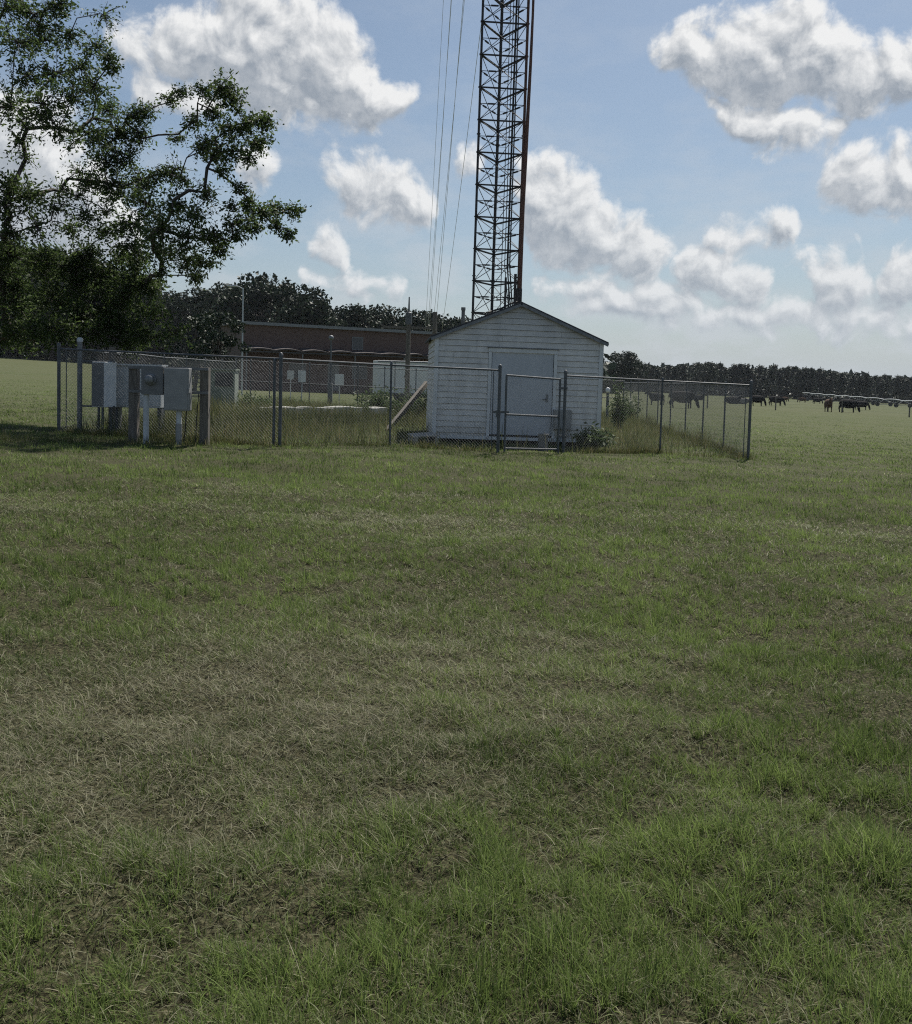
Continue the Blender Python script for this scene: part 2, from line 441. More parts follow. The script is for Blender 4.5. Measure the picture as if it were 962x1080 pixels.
ground.data.materials.append(m); tag(ground, kind='structure')

# ------------------------------------------------------------------ grass blades
def blade_mesh(name, x, y, h, w, lean, laz, tone, dry, mat, seg=2, z=None):
    n = len(x)
    z = gz(x, y)-.006 if z is None else z
    yaw = rng.uniform(0, 2*PI, n)
    sxv, syv = np.cos(yaw)*w*.5, np.sin(yaw)*w*.5
    dx, dy = np.cos(laz), np.sin(laz)
    rows = []; ts = [0, .5] if seg == 2 else [0, .38, .72]
    def axis_at(t):
        # bends progressively: horizontal part grows with t^1.7
        hh = h*np.cos(lean*.8)*t*(1-.25*t*np.sin(lean)); rr = h*np.sin(lean)*t**1.6
        return x+dx*rr, y+dy*rr, z+hh
    for t in ts:
        ax_, ay_, az_ = axis_at(t); k = 1-.55*t
        rows.append(np.stack([ax_-sxv*k, ay_-syv*k, az_], 1)); rows.append(np.stack([ax_+sxv*k, ay_+syv*k, az_], 1))
    rows.append(np.stack(axis_at(1.0), 1))
    nv_ = len(rows)
    Vv = np.stack(rows, 1).reshape(-1, 3)
    b0 = (np.arange(n)*nv_)[:, None]
    q = [np.concatenate([b0+2*k, b0+2*k+1, b0+2*k+3, b0+2*k+2], 1) for k in range(len(ts)-1)]
    F4 = np.concatenate(q); F3 = np.concatenate([b0+nv_-3, b0+nv_-2, b0+nv_-1], 1)
    fa = {'tone': np.concatenate([tone]*(1+len(q))), 'dry': np.concatenate([dry]*(1+len(q)))}
    return npmesh(name, Vv, F3, F4, [mat], fa)

M['grass'] = leafmat('lawn_blade', (.058, .090, .022), (.190, .256, .076), .5, True, (.44, .41, .29), .55)
def patch(x, y, px, py, sx_, sy_):
    p = gp(px, py); return np.exp(-((x-p.x)/sx_)**2-((y-p.y)/sy_)**2)
def dryness(x, y):
    d = -.02 + 1.15*(fbm(x*.33, y*.5, 4, 21)-.5) + .6*(fbm(x*1.3, y*1.6, 3, 31)-.5)
    d += .55*patch(x, y, 180, 760, 1.3, .9) + .45*patch(x, y, 250, 820, .9, .6) + .5*patch(x, y, 60, 835, .7, .6) + .25*patch(x, y, 540, 700, 1.6, 1.0) + .2*patch(x, y, 300, 680, 2.2, 1.0)
    d -= .25*patch(x, y, 850, 680, 2.2, 2.2) + .35*patch(x, y, 500, 590, 4.5, 1.0) + .3*patch(x, y, 750, 900, 1.2, .8) + .25*patch(x, y, 500, 1020, 2, .35)
    d += .35*patch(x, y, 720, 487, 5.5, 1.1) + .35*patch(x, y, 930, 500, 4.0, 1.2) + .3*patch(x, y, 120, 466, 4, .8) + .3*patch(x, y, 60, 530, 3, 1.2)
    # old mowing passes, running across the view
    d += .16*np.sin((y+.12*x)*2*PI/2.3 + 2*fbm(x*.2, y*.2, 2, 4))*np.clip((y-5)/6, 0, 1)
    return np.clip(d, 0, 1)
def in_shed(x, y):
    a, c = SHED_C; t = Vector((c.x-a.x, c.y-a.y)); W_ = t.length; t.normalize(); nrm = Vector((-t.y, t.x))
    u = (x-a.x)*t.x+(y-a.y)*t.y; v = (x-a.x)*nrm.x+(y-a.y)*nrm.y
    return (u > -.02) & (u < W_+.02) & (v > .0) & (v < 4.4)
N_TRY = 700000
rho_n, r0, p_ = 15000.0, 3.6, 1.85
rr = np.linspace(1.3, 105, 4000); rho = np.where(rr < r0, rho_n, rho_n*(r0/rr)**p_)
cdf = np.cumsum(rho*rr); AZW = R(76); total = int(np.trapz(rho*rr, rr)*AZW); cdf /= cdf[-1]
r_ = np.interp(rng.random(total), cdf, rr); az = rng.uniform(-AZW/2, AZW/2, total)
gx, gy = r_*np.sin(az), r_*np.cos(az)
# blades grow in tufts: pull each towards its tuft's centre and lean it outwards
cell = np.where(r_ < 6, .075, np.where(r_ < 14, .13, .30))
rx_, ry_ = gx*.8+gy*.6, -gx*.6+gy*.8
ci, cj = np.floor(rx_/cell), np.floor(ry_/cell)
ta, tb_ = (ci+.5+.9*(_hash(ci, cj, 301)-.5))*cell, (cj+.5+.9*(_hash(ci, cj, 302)-.5))*cell
tcx, tcy = ta*.8-tb_*.6, ta*.6+tb_*.8
trn = _hash(ci, cj, 303); trn2 = _hash(ci, cj, 304)
vx, vy = gx-tcx, gy-tcy; pull = np.where(r_ < 13, rng.uniform(.25, 1.0, total), 1.0)
gx, gy = tcx+vx*pull, tcy+vy*pull
cl = fbm(gx*2.1, gy*2.4, 3, 50); cl2 = fbm(gx*6, gy*6, 2, 60)
keep = rng.random(total) < np.clip(.72+1.0*(cl-.42)+.5*(trn-.5)+np.where(r_ < 16, 1.7, .6)*(cl2-.47), .52, 1)
keep &= ~in_shed(gx, gy)
gx, gy, r_, cl, cl2, vx, vy, trn, trn2 = [q[keep] for q in (gx, gy, r_, cl, cl2, vx, vy, trn, trn2)]
n = len(gx); print('blades', n)
dr = dryness(gx, gy)
isdry = (rng.random(n) < .04+.56*dr+.15*(trn2-.5)-.05*np.exp(-((gy-13)/5.5)**2)).astype(float)
sc_far = np.maximum(1, r_/5)
hum = np.clip((fbm(gx*2.6+3, gy*3.0, 3, 15)-.34)*2.4, 0, 1.2)
hgt = (.030+.012*hum+.026*np.clip(cl-.28, 0, 1)+.012*cl2+.018*trn)*rng.uniform(.55, 1.5, n)*(.58+.72*np.clip(2.2*(cl2-.25), 0, 1.15))*(1-.42*dr)*np.clip(1.15-r_/160, .55, 1.15)
tall = rng.random(n) < .012; hgt[tall] *= 1.4
wid = .0021*rng.uniform(.5, 1.8, n)*(1+.8*tall)*sc_far**.95
hgt = hgt*(1+.10*(sc_far**.5-1))*(1-.55*np.clip((r_-25)/50, 0, 1)); wid *= 1-.35*np.clip((r_-30)/50, 0, 1)
la = np.arctan2(vy, vx)+rng.normal(0, 1.0, n)
la = np.where(rng.random(n) < .3, 2.6+4*(fbm(gx*.9, gy*.9, 3, 70)-.5)+rng.normal(0, .6, n), la)
lean = np.clip(rng.normal(.60, .34, n)+.45*np.clip((r_-18)/30, 0, 1)+.5*isdry+.3*(fbm(gx*1.1, gy*1.3, 2, 80)-.5), .05, 1.5)
tone = np.clip(.42+.10*np.exp(-((gy-13)/5.5)**2)+.5*(cl2-.45)+.05*hum+.13*np.sin((gy+.16*gx)*2*PI/1.9+3*fbm(gx*.15, gy*.15, 2, 44))*np.clip((gy-5)/5, 0, 1)+1.3*(fbm(gx*.8, gy*1.1, 3, 90)-.5)+.35*(trn2-.5)+rng.normal(0, .20, n)+.15*tall, 0, 1)
near_m = r_ < 7
dryv = isdry*rng.uniform(.55, 1, n)
for nm, mk, sg in (('lawn_grass', near_m, 3), ('field_grass', ~near_m, 2)):
    o = blade_mesh(nm, gx[mk], gy[mk], hgt[mk], wid[mk], lean[mk], la[mk], tone[mk], dryv[mk], M['grass'], sg)
    tag(o, 'short olive green lawn with straw coloured patches in the foreground' if sg == 3 else 'mown olive field grass stretching away to the fence', 'grass', kind='stuff')
# thatch: short dead clippings lying flat between the tufts
nth = 480000
rth = np.sqrt(rng.uniform(1.3**2, 13**2, nth)*1.0)*rng.uniform(.35, 1, nth)**.25; ath = rng.uniform(-AZW/2, AZW/2, nth)
hx_, hy_ = rth*np.sin(ath), rth*np.cos(ath); dth = dryness(hx_, hy_)
kk = rng.random(nth) < np.where(rth < 4.2, .55, .10)+.75*dth; hx_, hy_, rth, dth = hx_[kk], hy_[kk], rth[kk], dth[kk]; n = len(hx_)
o = blade_mesh('dead_thatch', hx_, hy_, rng.uniform(.035, .085, n), rng.uniform(.0018, .0042, n)*np.maximum(1, rth/4), rng.uniform(1.25, 1.5, n), rng.uniform(0, 2*PI, n),
               np.clip(rng.normal(.35, .25, n), 0, 1), np.clip(rng.normal(.42, .3, n)+.4*dth, 0, 1), M['grass'], 2, z=gz(hx_, hy_)+rng.uniform(.0, .022, n))
tag(o, 'pale dead clippings lying between the lawn tufts in the foreground', 'thatch', kind='stuff')

# tall weeds and grass inside the compound, and the unmown fringe along the fences
M['tallgrass'] = leafmat('tall_weed_blade', (.055, .075, .026), (.15, .16, .062), .35, True, (.30, .26, .14), .6)
poly = [FENCE[0], FENCE[1], FENCE[2], FENCE[3], FENCER[0], FENCER[1], FENCER[2], BACKR, BACKL]
def inside(x, y, poly):
    r = np.zeros(len(x), bool); k = len(poly)
    for i in range(k):
        a, c = poly[i], poly[(i+1) % k]
        cond = ((a.y > y) != (c.y > y)) & (x < (c.x-a.x)*(y-a.y)/(c.y-a.y+1e-12)+a.x)
        r ^= cond
    return r
nt_ = 150000
tx, ty = rng.uniform(-11, 10, nt_), rng.uniform(17, 48, nt_)
k = inside(tx, ty, poly) & ~in_shed(tx, ty)
front_sh = (tx > -1.4) & (tx < 4.2) & (ty < 23.4)
k &= ~(front_sh & (rng.random(nt_) < .93))
k &= rng.random(nt_) < np.clip(.15+1.6*(fbm(tx*.5, ty*.5, 3, 111)-.3), .05, 1)
tx, ty = tx[k], ty[k]
# fringe
fx, fy = [], []
for run in (FENCE, FENCER, [FENCER[-1], BACKR]):
    for a, c in zip(run[:-1], run[1:]):
        q = int((c-a).length*620); t = rng.random(q)
        fx.append(a.x+(c.x-a.x)*t+rng.normal(0, .09, q)); fy.append(a.y+(c.y-a.y)*t+rng.normal(0, .09, q))
w0_, w1_ = gp(-30, 466), gp(248, 470); t = rng.random(2600)
fx.append(w0_.x+(w1_.x-w0_.x)*t+rng.normal(0, .1, 2600)); fy.append(w0_.y+(w1_.y-w0_.y)*t+rng.normal(.15, .38, 2600))
fx, fy = np.concatenate(fx), np.concatenate(fy)
kk = rng.random(len(fx)) < np.clip(1.8*(fbm(fx*.9, fy*.9, 2, 123)-.2), .1, 1); fx, fy = fx[kk], fy[kk]
hx = np.concatenate([np.clip(.26+.9*(fbm(tx*.6, ty*.6, 3, 140)-.25), .16, .95)*rng.uniform(.5, 1.2, len(tx)), rng.uniform(.08, .24, len(fx))])
tx, ty = np.concatenate([tx, fx]), np.concatenate([ty, fy]); n = len(tx)
o = blade_mesh('tall_weeds', tx, ty, hx, rng.uniform(.006, .016, n), np.clip(rng.normal(.35, .25, n), .02, 1.2), rng.uniform(0, 2*PI, n),
               np.clip(rng.normal(.5, .25, n), 0, 1), (rng.random(n) < .28)*rng.uniform(.4, 1, n), M['tallgrass'], 3)
tag(o, 'tall yellow green weeds and uncut grass inside the chain link compound', 'weeds', kind='stuff')

# ------------------------------------------------------------------ chain link fences
def chain(mb, a, c, h, z0=.05, sp=.072, r=.0015):
    """diamond mesh of crossing wires in the upright panel from a to c"""
    a, c = Vector(a), Vector(c); t = c-a; Lh = Vector((t.x, t.y, 0)).length
    H = h-z0
    for sgn in (1, -1):
        s = -H if sgn == 1 else 0
        s = math.floor(s/sp)*sp
        while s < Lh+(H if sgn == -1 else 0):
            # wire u = s + sgn*w, w in [0,H]
            w0, w1 = 0, H
            if sgn == 1: w0 = max(0, -s); w1 = min(H, Lh-s)
            else: w0 = max(0, s-Lh); w1 = min(H, s)
            if w1-w0 > .02:
                pts = []
                for w in (w0, w1):
                    u = (s+sgn*w)/Lh
                    pts.append(a+t*u+Vector((0, 0, z0+w)))
                mb.tube(pts, r, 3, False)
            s += sp
def post(h, r, capped=True):
    m_ = MB(); m_.lathe([(r, -.25), (r, h)], 10)
    if capped: m_.lathe([(r*1.25, h-.01), (r*1.25, h+.03), (r*.8, h+.06), (r*.2, h+.075)], 10)
    return m_
FH = 1.82
def fence(name, label, pts, posts, h=FH, terminal=(), mid=False, mat_post='galv_dark', wire=True, rail_r=.021):
    root = thing(name, label, 'fence', pts[0]); o0 = Vector(pts[0])
    for i, p in enumerate(posts):
        big = i in terminal
        post(h+(.04 if big else 0), .036 if big else .024).build('post', M[mat_post], root, smooth=False, loc=Vector(p)-o0)
    for a, c in zip(pts[:-1], pts[1:]):
        a, c = Vector(a)-o0, Vector(c)-o0
        MB().tube([a+Vector((0, 0, h-.02)), c+Vector((0, 0, h-.02))], rail_r, 8).build('top_rail', M[mat_post], root)
        if mid: MB().tube([a+Vector((0, 0, mid)), c+Vector((0, 0, mid))], .018, 8).build('middle_rail', M[mat_post], root)
        if wire:
            w = MB(); chain(w, a, c, h-.03); w.build('chain_link_mesh', M['wire'], root)
    return root
f1_ = fence('chain_link_fence', 'front run of grey chain link fence left of the gate, behind the meter rack', FENCE, FENCE, terminal=(0, 1, 3))
dp = FENCE[1] + Vector((-.13, .02, 0)); post(FH-.08, .03).build('post', M['galv_dark'], f1_, loc=dp-FENCE[0])
mid_a = FENCE[0].lerp(FENCE[1], .5); mid_a.z = g1(mid_a.x, mid_a.y)
# thin upright tension bars beside the terminal posts
for q in (FENCE[0]+Vector((.16, .0, 0)), FENCE[3]-Vector((.14, 0, 0))):
    MB().box((0, 0, FH/2), (.02, .006, FH-.1)).build('tension_bar', M['galv_dark'], f1_, loc=q-FENCE[0])
f2_ = fence('chain_link_fence', 'front run of grey chain link fence between the gate and right corner post', FENCER, FENCER, terminal=(0, 2))
for q in (FENCER[2]-Vector((.12, 0, 0)),):
    MB().box((0, 0, FH/2), (.02, .006, FH-.1)).build('tension_bar', M['galv_dark'], f2_, loc=q-FENCER[0])
def lerp_posts(a, c, ts):
    r = []
    for t in ts:
        p = Vector(a).lerp(Vector(c), t); p.z = g1(p.x, p.y); r.append(p)
    return r
BACKR.z = g1(BACKR.x, BACKR.y); BACKL.z = g1(BACKL.x, BACKL.y)
sp_ = lerp_posts(FENCER[2], BACKR, [0, .105, .215, .325, .44, .555, .67, .78, .89, 1])
fence('chain_link_fence', 'side run of chain link fence from the right corner post towards the cattle', [sp_[0]+Vector((.0, .06, 0))]+sp_[1:], sp_[1:], terminal=(8,), rail_r=.018)
sl = lerp_posts(FENCE[0], BACKL, [0, .14, .28, .42, .56, .7, .85, 1])
fence('chain_link_fence', 'side run of chain link fence going away behind the leftmost corner post', [sl[0]+Vector((0, .06, 0))]+sl[1:], sl[1:-1], terminal=(), rail_r=.018)
bpx = [264, 284, 326, 377, 405, 438, 470]
bp = [BACKL]
for q in bpx:
    # meet the line from BACKL to BACKR at this column
    d = 40.
    for _ in range(6):
        p = on(q, d); t = (p.x-BACKL.x)/(BACKR.x-BACKL.x); d = BACKL.y+(BACKR.y-BACKL.y)*t
    bp.append(on(q, d))
bp += lerp_posts(bp[-1], BACKR, [.35, .7]) + [BACKR]
bf = fence('chain_link_fence', 'far run of chain link fence along the back of the compound', bp, bp[:-1], terminal=(0,), mid=1.0, rail_r=.018, h=1.9)

# gate
GA, GB = gp(532, 478), gp(588, 478.5)
GA.y = FENCE[3].y-.02+0; GB.y = FENCER[0].y-.02
GA = on(532, FENCE[3].y+.03); GB = on(588.5, FENCER[0].y-.03)
gate = thing('chain_link_gate', 'narrow chain link gate in front of the white shed door', 'gate', GA)
gv = GB-GA
for q in (Vector((0, 0, 0)), gv): post(FH-.10, .024, False).build('gate_upright', M['galv_dark'], gate, loc=q+Vector((0, 0, .28)) if False else q)
for zz, nm in ((FH-.11, 'gate_top_bar'), (.85, 'gate_middle_bar'), (.10, 'gate_bottom_bar')):
    MB().tube([Vector((0, 0, zz)), gv+Vector((0, 0, zz))], .021, 8).build(nm, M['galv_dark'], gate)
w = MB(); chain(w, Vector((0, 0, 0)), gv, FH-.13, .1); w.build('chain_link_mesh', M['wire'], gate)
lt = MB(); lt.box((-.10, -.04, .90), (.34, .03, .05)); lt.box((-.19, -.045, .86), (.05, .04, .16)); lt.build('latch', M['galv_dark'], gate)
for zz in (1.45, .35):
    MB().box((gv.x+.07, gv.y, zz), (.2, .05, .05)).build('hinge', M['galv_dark'], gate)

# ------------------------------------------------------------------ shed
A, B = SHED_C
sv = Vector((B.x-A.x, B.y-A.y, 0)); SW = sv.length; SROT = math.atan2(sv.y, sv.x)
SH_O = Vector(((A.x+B.x)/2, (A.y+B.y)/2, min(A.z, B.z)))
shed = thing('storage_shed', 'white lap sided gabled shed with grey door behind the chain link gate', 'shed', SH_O, SROT)
shed.rotation_euler.y = R(.5)
BASEZ, EAVE, PEAK, DEP = .16, 2.70, 3.58, 4.2
hw = SW/2
m, n2, b = nmat('weathered_white_siding')
tcn = n2.nodes.new('ShaderNodeTexCoord')
fs = noise_tex(n2, 2.2, 6, .65, stretch=(1, 1, .35)); fs2 = noise_tex(n2, 14, 4, .7, stretch=(.25, 1, 2.5)); fs3 = noise_tex(n2, .9, 3, .6)
c1 = ramp(n2, fs, [(.30, (.54, .525, .495)), (.55, (.81, .785, .74))])
c2 = mixc(n2, ramp(n2, fs2, [(.35, (0, 0, 0)), (.75, (.45, .45, .45))]), c1, (.33, .33, .32))
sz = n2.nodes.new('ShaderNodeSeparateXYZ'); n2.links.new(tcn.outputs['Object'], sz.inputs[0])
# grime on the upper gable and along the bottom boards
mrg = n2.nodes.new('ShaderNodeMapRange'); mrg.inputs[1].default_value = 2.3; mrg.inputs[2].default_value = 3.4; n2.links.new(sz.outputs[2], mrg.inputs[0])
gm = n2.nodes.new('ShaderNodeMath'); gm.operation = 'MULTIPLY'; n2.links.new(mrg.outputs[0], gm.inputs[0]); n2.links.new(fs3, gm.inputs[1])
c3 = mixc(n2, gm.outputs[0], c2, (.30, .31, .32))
mud = n2.nodes.new('ShaderNodeMapRange'); mud.inputs[1].default_value = .62; mud.inputs[2].default_value = .14; n2.links.new(sz.outputs[2], mud.inputs[0])
mg = n2.nodes.new('ShaderNodeMath'); mg.operation = 'MULTIPLY'; mg.use_clamp = True; n2.links.new(mud.outputs[0], mg.inputs[0]); n2.links.new(noise_tex(n2, 6, 5, .7), mg.inputs[1])
c3 = mixc(n2, mg.outputs[0], c3, (.20, .18, .13))
n2.links.new(c3, b.inputs['Base Color']); b.inputs['Roughness'].default_value = .6
bump(n2, b, fs2, .25, .01)
M['siding'] = m
m, n2, b = nmat('grey_door_paint')
fs = noise_tex(n2, 1.6, 5, .6, stretch=(1, 1, .5)); fs2 = noise_tex(n2, 30, 3, .6)
n2.links.new(mixc(n2, ramp(n2, fs2, [(.62, (0, 0, 0)), (.72, (.5, .5, .5))]), ramp(n2, fs, [(.3, (.44, .46, .485)), (.7, (.55, .57, .595))]), (.25, .25, .25)), b.inputs['Base Color']); b.inputs['Roughness'].default_value = .45
M['door'] = m
BH = .146
DX0, DX1 = None, None
def topz(x): return EAVE+(PEAK-EAVE)*(1-abs(x)/hw)
# door opening in front coordinates
pdl, pdr = 516.5, 580.5
fr = lambda q: (q-456)/(633-456)*SW-hw
DX0, DX1, DZ1 = fr(pdl)-.02, fr(pdr)+.02, 2.36
fw = MB()
def rake(z): return min(hw, hw*(1-(z-EAVE)/(PEAK-EAVE)))
def board(mb, x0, x1, z, depth=.02):
    """one bevel-siding board, butt proud at the bottom, ends cut to the roof slope"""
    zt = min(z+BH-.007, PEAK-.01)
    if x1-x0 < .03: return
    c = max(.005, rake(zt)); t0, t1 = max(x0, -c), min(x1, c)
    if t1-t0 < .01: return
    mb.quad((x0, -depth, z), (x1, -depth, z), (t1, -.012, zt), (t0, -.012, zt))
    mb.quad((x0, -.0, z), (x1, -.0, z), (x1, -depth, z), (x0, -depth, z))
z = BASEZ
while z < PEAK-.05:
    e = max(0, rake(z))
    spans = [(-e, e)]
    if z < DZ1-.02 and z+BH*.5 > BASEZ: spans = [(-e, DX0-.09), (DX1+.09, e)]
    for (x0, x1) in spans:
        j = x0+random.uniform(.3, .8)*(x1-x0)      # a butt joint between two lengths
        if random.random() < .55: board(fw, x0, x1, z, .034+random.uniform(-.003, .003)); continue
        board(fw, x0, j-.002, z, .034+random.uniform(-.004, .004)); board(fw, j+.002, x1, z, .034+random.uniform(-.002, .003))
    z += BH
fw.build('front_wall', M['siding'], shed)
M['lap_shade'] = simple('dark_lap_shade', (.045, .045, .05), (.025, .025, .03), .95)  # lap shadow put into a dark sheet behind the board gaps
fw = MB()
fw.quad((-hw, .003, BASEZ), (hw, .003, BASEZ), (hw, .003, EAVE), (0, .003, PEAK), (-hw, .003, EAVE))
fw.build('lap_shade_sheet', M['lap_shade'], shed)
for sgn in (-1, 1):
    sw_ = MB(); z = BASEZ
    while z < EAVE-.02:
        zt = min(z+BH, EAVE); x = sgn*hw
        sw_.quad((x+sgn*.022, .0, z), (x+sgn*.022, DEP, z), (x+sgn*.004, DEP, zt), (x+sgn*.004, .0, zt))
        sw_.quad((x, 0, z), (x, DEP, z), (x+sgn*.022, DEP, z), (x+sgn*.022, 0, z)); z += BH
    sw_.quad((sgn*hw, .004, BASEZ), (sgn*hw, DEP, BASEZ), (sgn*hw, DEP, EAVE), (sgn*hw, .004, EAVE))
    sw_.build('side_wall', M['siding'], shed)
MB().quad((hw, DEP, BASEZ), (-hw, DEP, BASEZ), (-hw, DEP, EAVE), (0, DEP, PEAK), (hw, DEP, EAVE))
bw = MB(); bw.quad((hw, DEP, BASEZ), (-hw, DEP, BASEZ), (-hw, DEP, EAVE), (0, DEP, PEAK), (hw, DEP, EAVE)); bw.build('back_wall', M['siding'], shed)
for sgn in (-1, 1):
    MB().box((sgn*(hw-.03), -.034, (BASEZ+EAVE)/2), (.10, .03, EAVE-BASEZ-.04)).build('corner_board', M['white'], shed)
M['roof'] = simple('dark_roofing', (.075, .075, .08), (.04, .04, .045), .8, 0, 5)
ang = math.atan2(PEAK-EAVE, hw)
rf = MB()
for sgn in (-1, 1):
    ov = .13; x1 = sgn*(hw+ov); z1 = EAVE-ov*math.tan(ang)
    t = .05; f0, f1p = -.11, DEP+.1; lift = .012
    pts = [(0, PEAK+lift), (x1, z1+lift), (x1, z1+lift+t), (0, PEAK+lift+t)]
    a_ = [(x, f0, zz) for x, zz in pts]; b_ = [(x, f1p, zz) for x, zz in pts]
    i = len(rf.v); rf.v += a_+b_
    for q in ((0, 1, 2, 3), (7, 6, 5, 4), (0, 4, 5, 1), (1, 5, 6, 2), (2, 6, 7, 3), (3, 7, 4, 0)): rf.f.append(tuple(i+k_ for k_ in q))
rf.build('roof', M['roof'], shed)
ft = MB()
for sgn in (-1, 1):
    ft.bar((sgn*.012, -.122, PEAK-.02), (sgn*(hw+.12), -.122, EAVE-.12*math.tan(ang)-.02), .018, .07)
ft.build('fascia', M['galv'], shed)
fr_ = MB()
fr_.box((DX0-.045, -.034, (BASEZ+DZ1)/2), (.08, .03, DZ1-BASEZ)); fr_.box((DX1+.045, -.034, (BASEZ+DZ1)/2), (.08, .03, DZ1-BASEZ))
fr_.box(((DX0+DX1)/2, -.034, DZ1+.057), (DX1-DX0+.17, .045, .10)); fr_.build('door_frame', M['white'], shed)
MB().box(((DX0+DX1)/2, -.05, DZ1+.112), (DX1-DX0+.24, .06, .014)).build('door_drip_cap', M['galv_dark'], shed)
dr_ = MB().box(((DX0+DX1)/2, -.012, (BASEZ+.12+DZ1)/2), (DX1-DX0-.012, .02, DZ1-BASEZ-.13)).build('door', M['door'], shed, .004)
kn = MB(); kn.tube([(DX1-.14, -.022, 1.22), (DX1-.14, -.075, 1.22)], .016, 8); kn.tube([(DX1-.14, -.065, 1.22), (DX1-.26, -.07, 1.21)], .014, 6); kn.build('handle', M['galv'], dr_)
MB().box((DX1-.14, -.026, 1.24), (.06, .008, .2)).build('escutcheon', M['galv'], dr_)
MB().box((0, -.024, BASEZ+.03), (SW-.16, .05, .08)).build('bottom_rail', M['white'], shed)
for xx in (-hw+.25, -.75, .65, hw-.3):
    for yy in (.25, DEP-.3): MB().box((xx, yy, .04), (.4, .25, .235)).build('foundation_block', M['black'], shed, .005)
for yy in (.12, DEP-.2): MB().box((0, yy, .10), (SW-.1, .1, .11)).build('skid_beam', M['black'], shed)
bx0 = fr(588)+.10
eb = MB(); eb.box((bx0, -.10, .72), (.46, .13, .50)); ebo = eb.build('electric_box', M['grey_panel'], shed, .006)
MB().box((bx0, -.168, .72), (.40, .008, .44)).build('box_door', M['grey_panel'], ebo)
MB().tube([(bx0+.1, -.07, .5), (bx0+.1, -.07, -.1)], .02, 8).build('conduit', M['grey_panel'], ebo)
# cable entry on the right wall
MB().tube([(hw+.04, .06, .2), (hw+.04, .06, 2.2)], .02, 6).build('conduit', M['grey_panel'], shed)

# pedestal box in front of the shed, pallet to its left
pb = on(572.5, 21.5)
pr = thing('utility_pedestal', 'small grey green pedestal box standing low in front of the shed door', 'pedestal', pb)
MB().box((0, 0, .18), (.22, .22, .42)).build('cabinet', M['dark_panel'], pr, .008); MB().box((0, 0, .40), (.25, .25, .035)).build('cap', M['dark_panel'], pr, .006)
pp = gp(446, 467)
pal = thing('wooden_pallet', 'pale weathered board step lying at the left foot of the shed', 'pallet', pp, SROT+.12)
for k in range(5): MB().box((0, -.48+k*.24, .20-.0), (.62, .19, .03), Matrix.Rotation(R(-4), 3, 'Y')).build('deck_board', M['woodl'], pal)
for k in (-.24, .24): MB().box((k, 0, .08), (.08, 1.15, .17)).build('bearer', M['woodl'], pal)

# ------------------------------------------------------------------ meter rack (in front of the fence)
r0_ = gp(139, 467); r1_ = gp(214, 467.5); r1_.y = r0_.y+.02; r1_ = on(214, r1_.y)
rk = thing('meter_rack', 'wooden post rack carrying a round electric meter box and a grey panel', 'meter rack', r0_, math.atan2(r1_.y-r0_.y, r1_.x-r0_.x))
Lr = (r1_-r0_).length; sc = 52.2
for xx in (0, Lr): MB().box((xx, .12, .62), (.17, .17, 1.80)).build('post', M['wood'], rk, .008)
for zz in (1.49, 1.02): MB().box((Lr/2, .015, zz), (Lr+.18, .035, .055)).build('strut', M['dark_panel'], rk)
pxl = lambda q: (q-139)/(214-139)*Lr
mbx = MB().box(((pxl(151.5)+pxl(174.5))/2, -.09, 1.245), (pxl(174.5)-pxl(151.5), .18, .56)).build('meter_box', M['dark_panel'], rk, .012)
cxm = pxl(161.5)
MB().lathe([(.115, 0), (.115, .025), (.1, .05)], 20).build('meter_ring', M['galv'], mbx).matrix_local = Matrix.Translation((cxm, -.18, 1.26)) @ Matrix.Rotation(PI/2, 4, 'X')
MB().lathe([(.085, .0), (.085, .08), (.07, .105), (.03, .115)], 20).build('meter_glass', M['galv'], mbx, smooth=True).matrix_local = Matrix.Translation((cxm, -.225, 1.26)) @ Matrix.Rotation(PI/2, 4, 'X')
pnl = MB().box(((pxl(176)+pxl(202))/2, -.12, 1.08), (pxl(202)-pxl(176), .22, .83)).build('breaker_panel', M['grey_panel'], rk, .012)
MB().box(((pxl(176)+pxl(202))/2, -.234, 1.08), (pxl(202)-pxl(176)-.05, .008, .77)).build('panel_door', M['grey_panel'], pnl)
MB().box((pxl(201), -.243, 1.05), (.02, .02, .10)).build('hasp', M['galv'], pnl)
MB().tube([(pxl(155.3), -.08, 1.0), (pxl(155.3), -.08, -.15)], .056, 12).build('conduit', M['conduit'], rk)
MB().tube([(pxl(190), -.1, .70), (pxl(190), -.1, .40)], .052, 12).build('conduit', M['conduit'], rk)
MB().tube([(pxl(190), -.1, .41), (pxl(190), -.1, -.15)], .062, 12).build('conduit', M['grey_panel'], rk)
MB().tube([(pxl(197), -.05, .68), (pxl(196), -.05, .3), (pxl(194), -.04, -.1)], .012, 6).build('cable', M['cable'], rk)
MB().tube([(pxl(209), .0, 1.0), (pxl(207), -.0, .5), (pxl(206), -.0, -.1)], .010, 6).build('cable', M['cable'], rk)

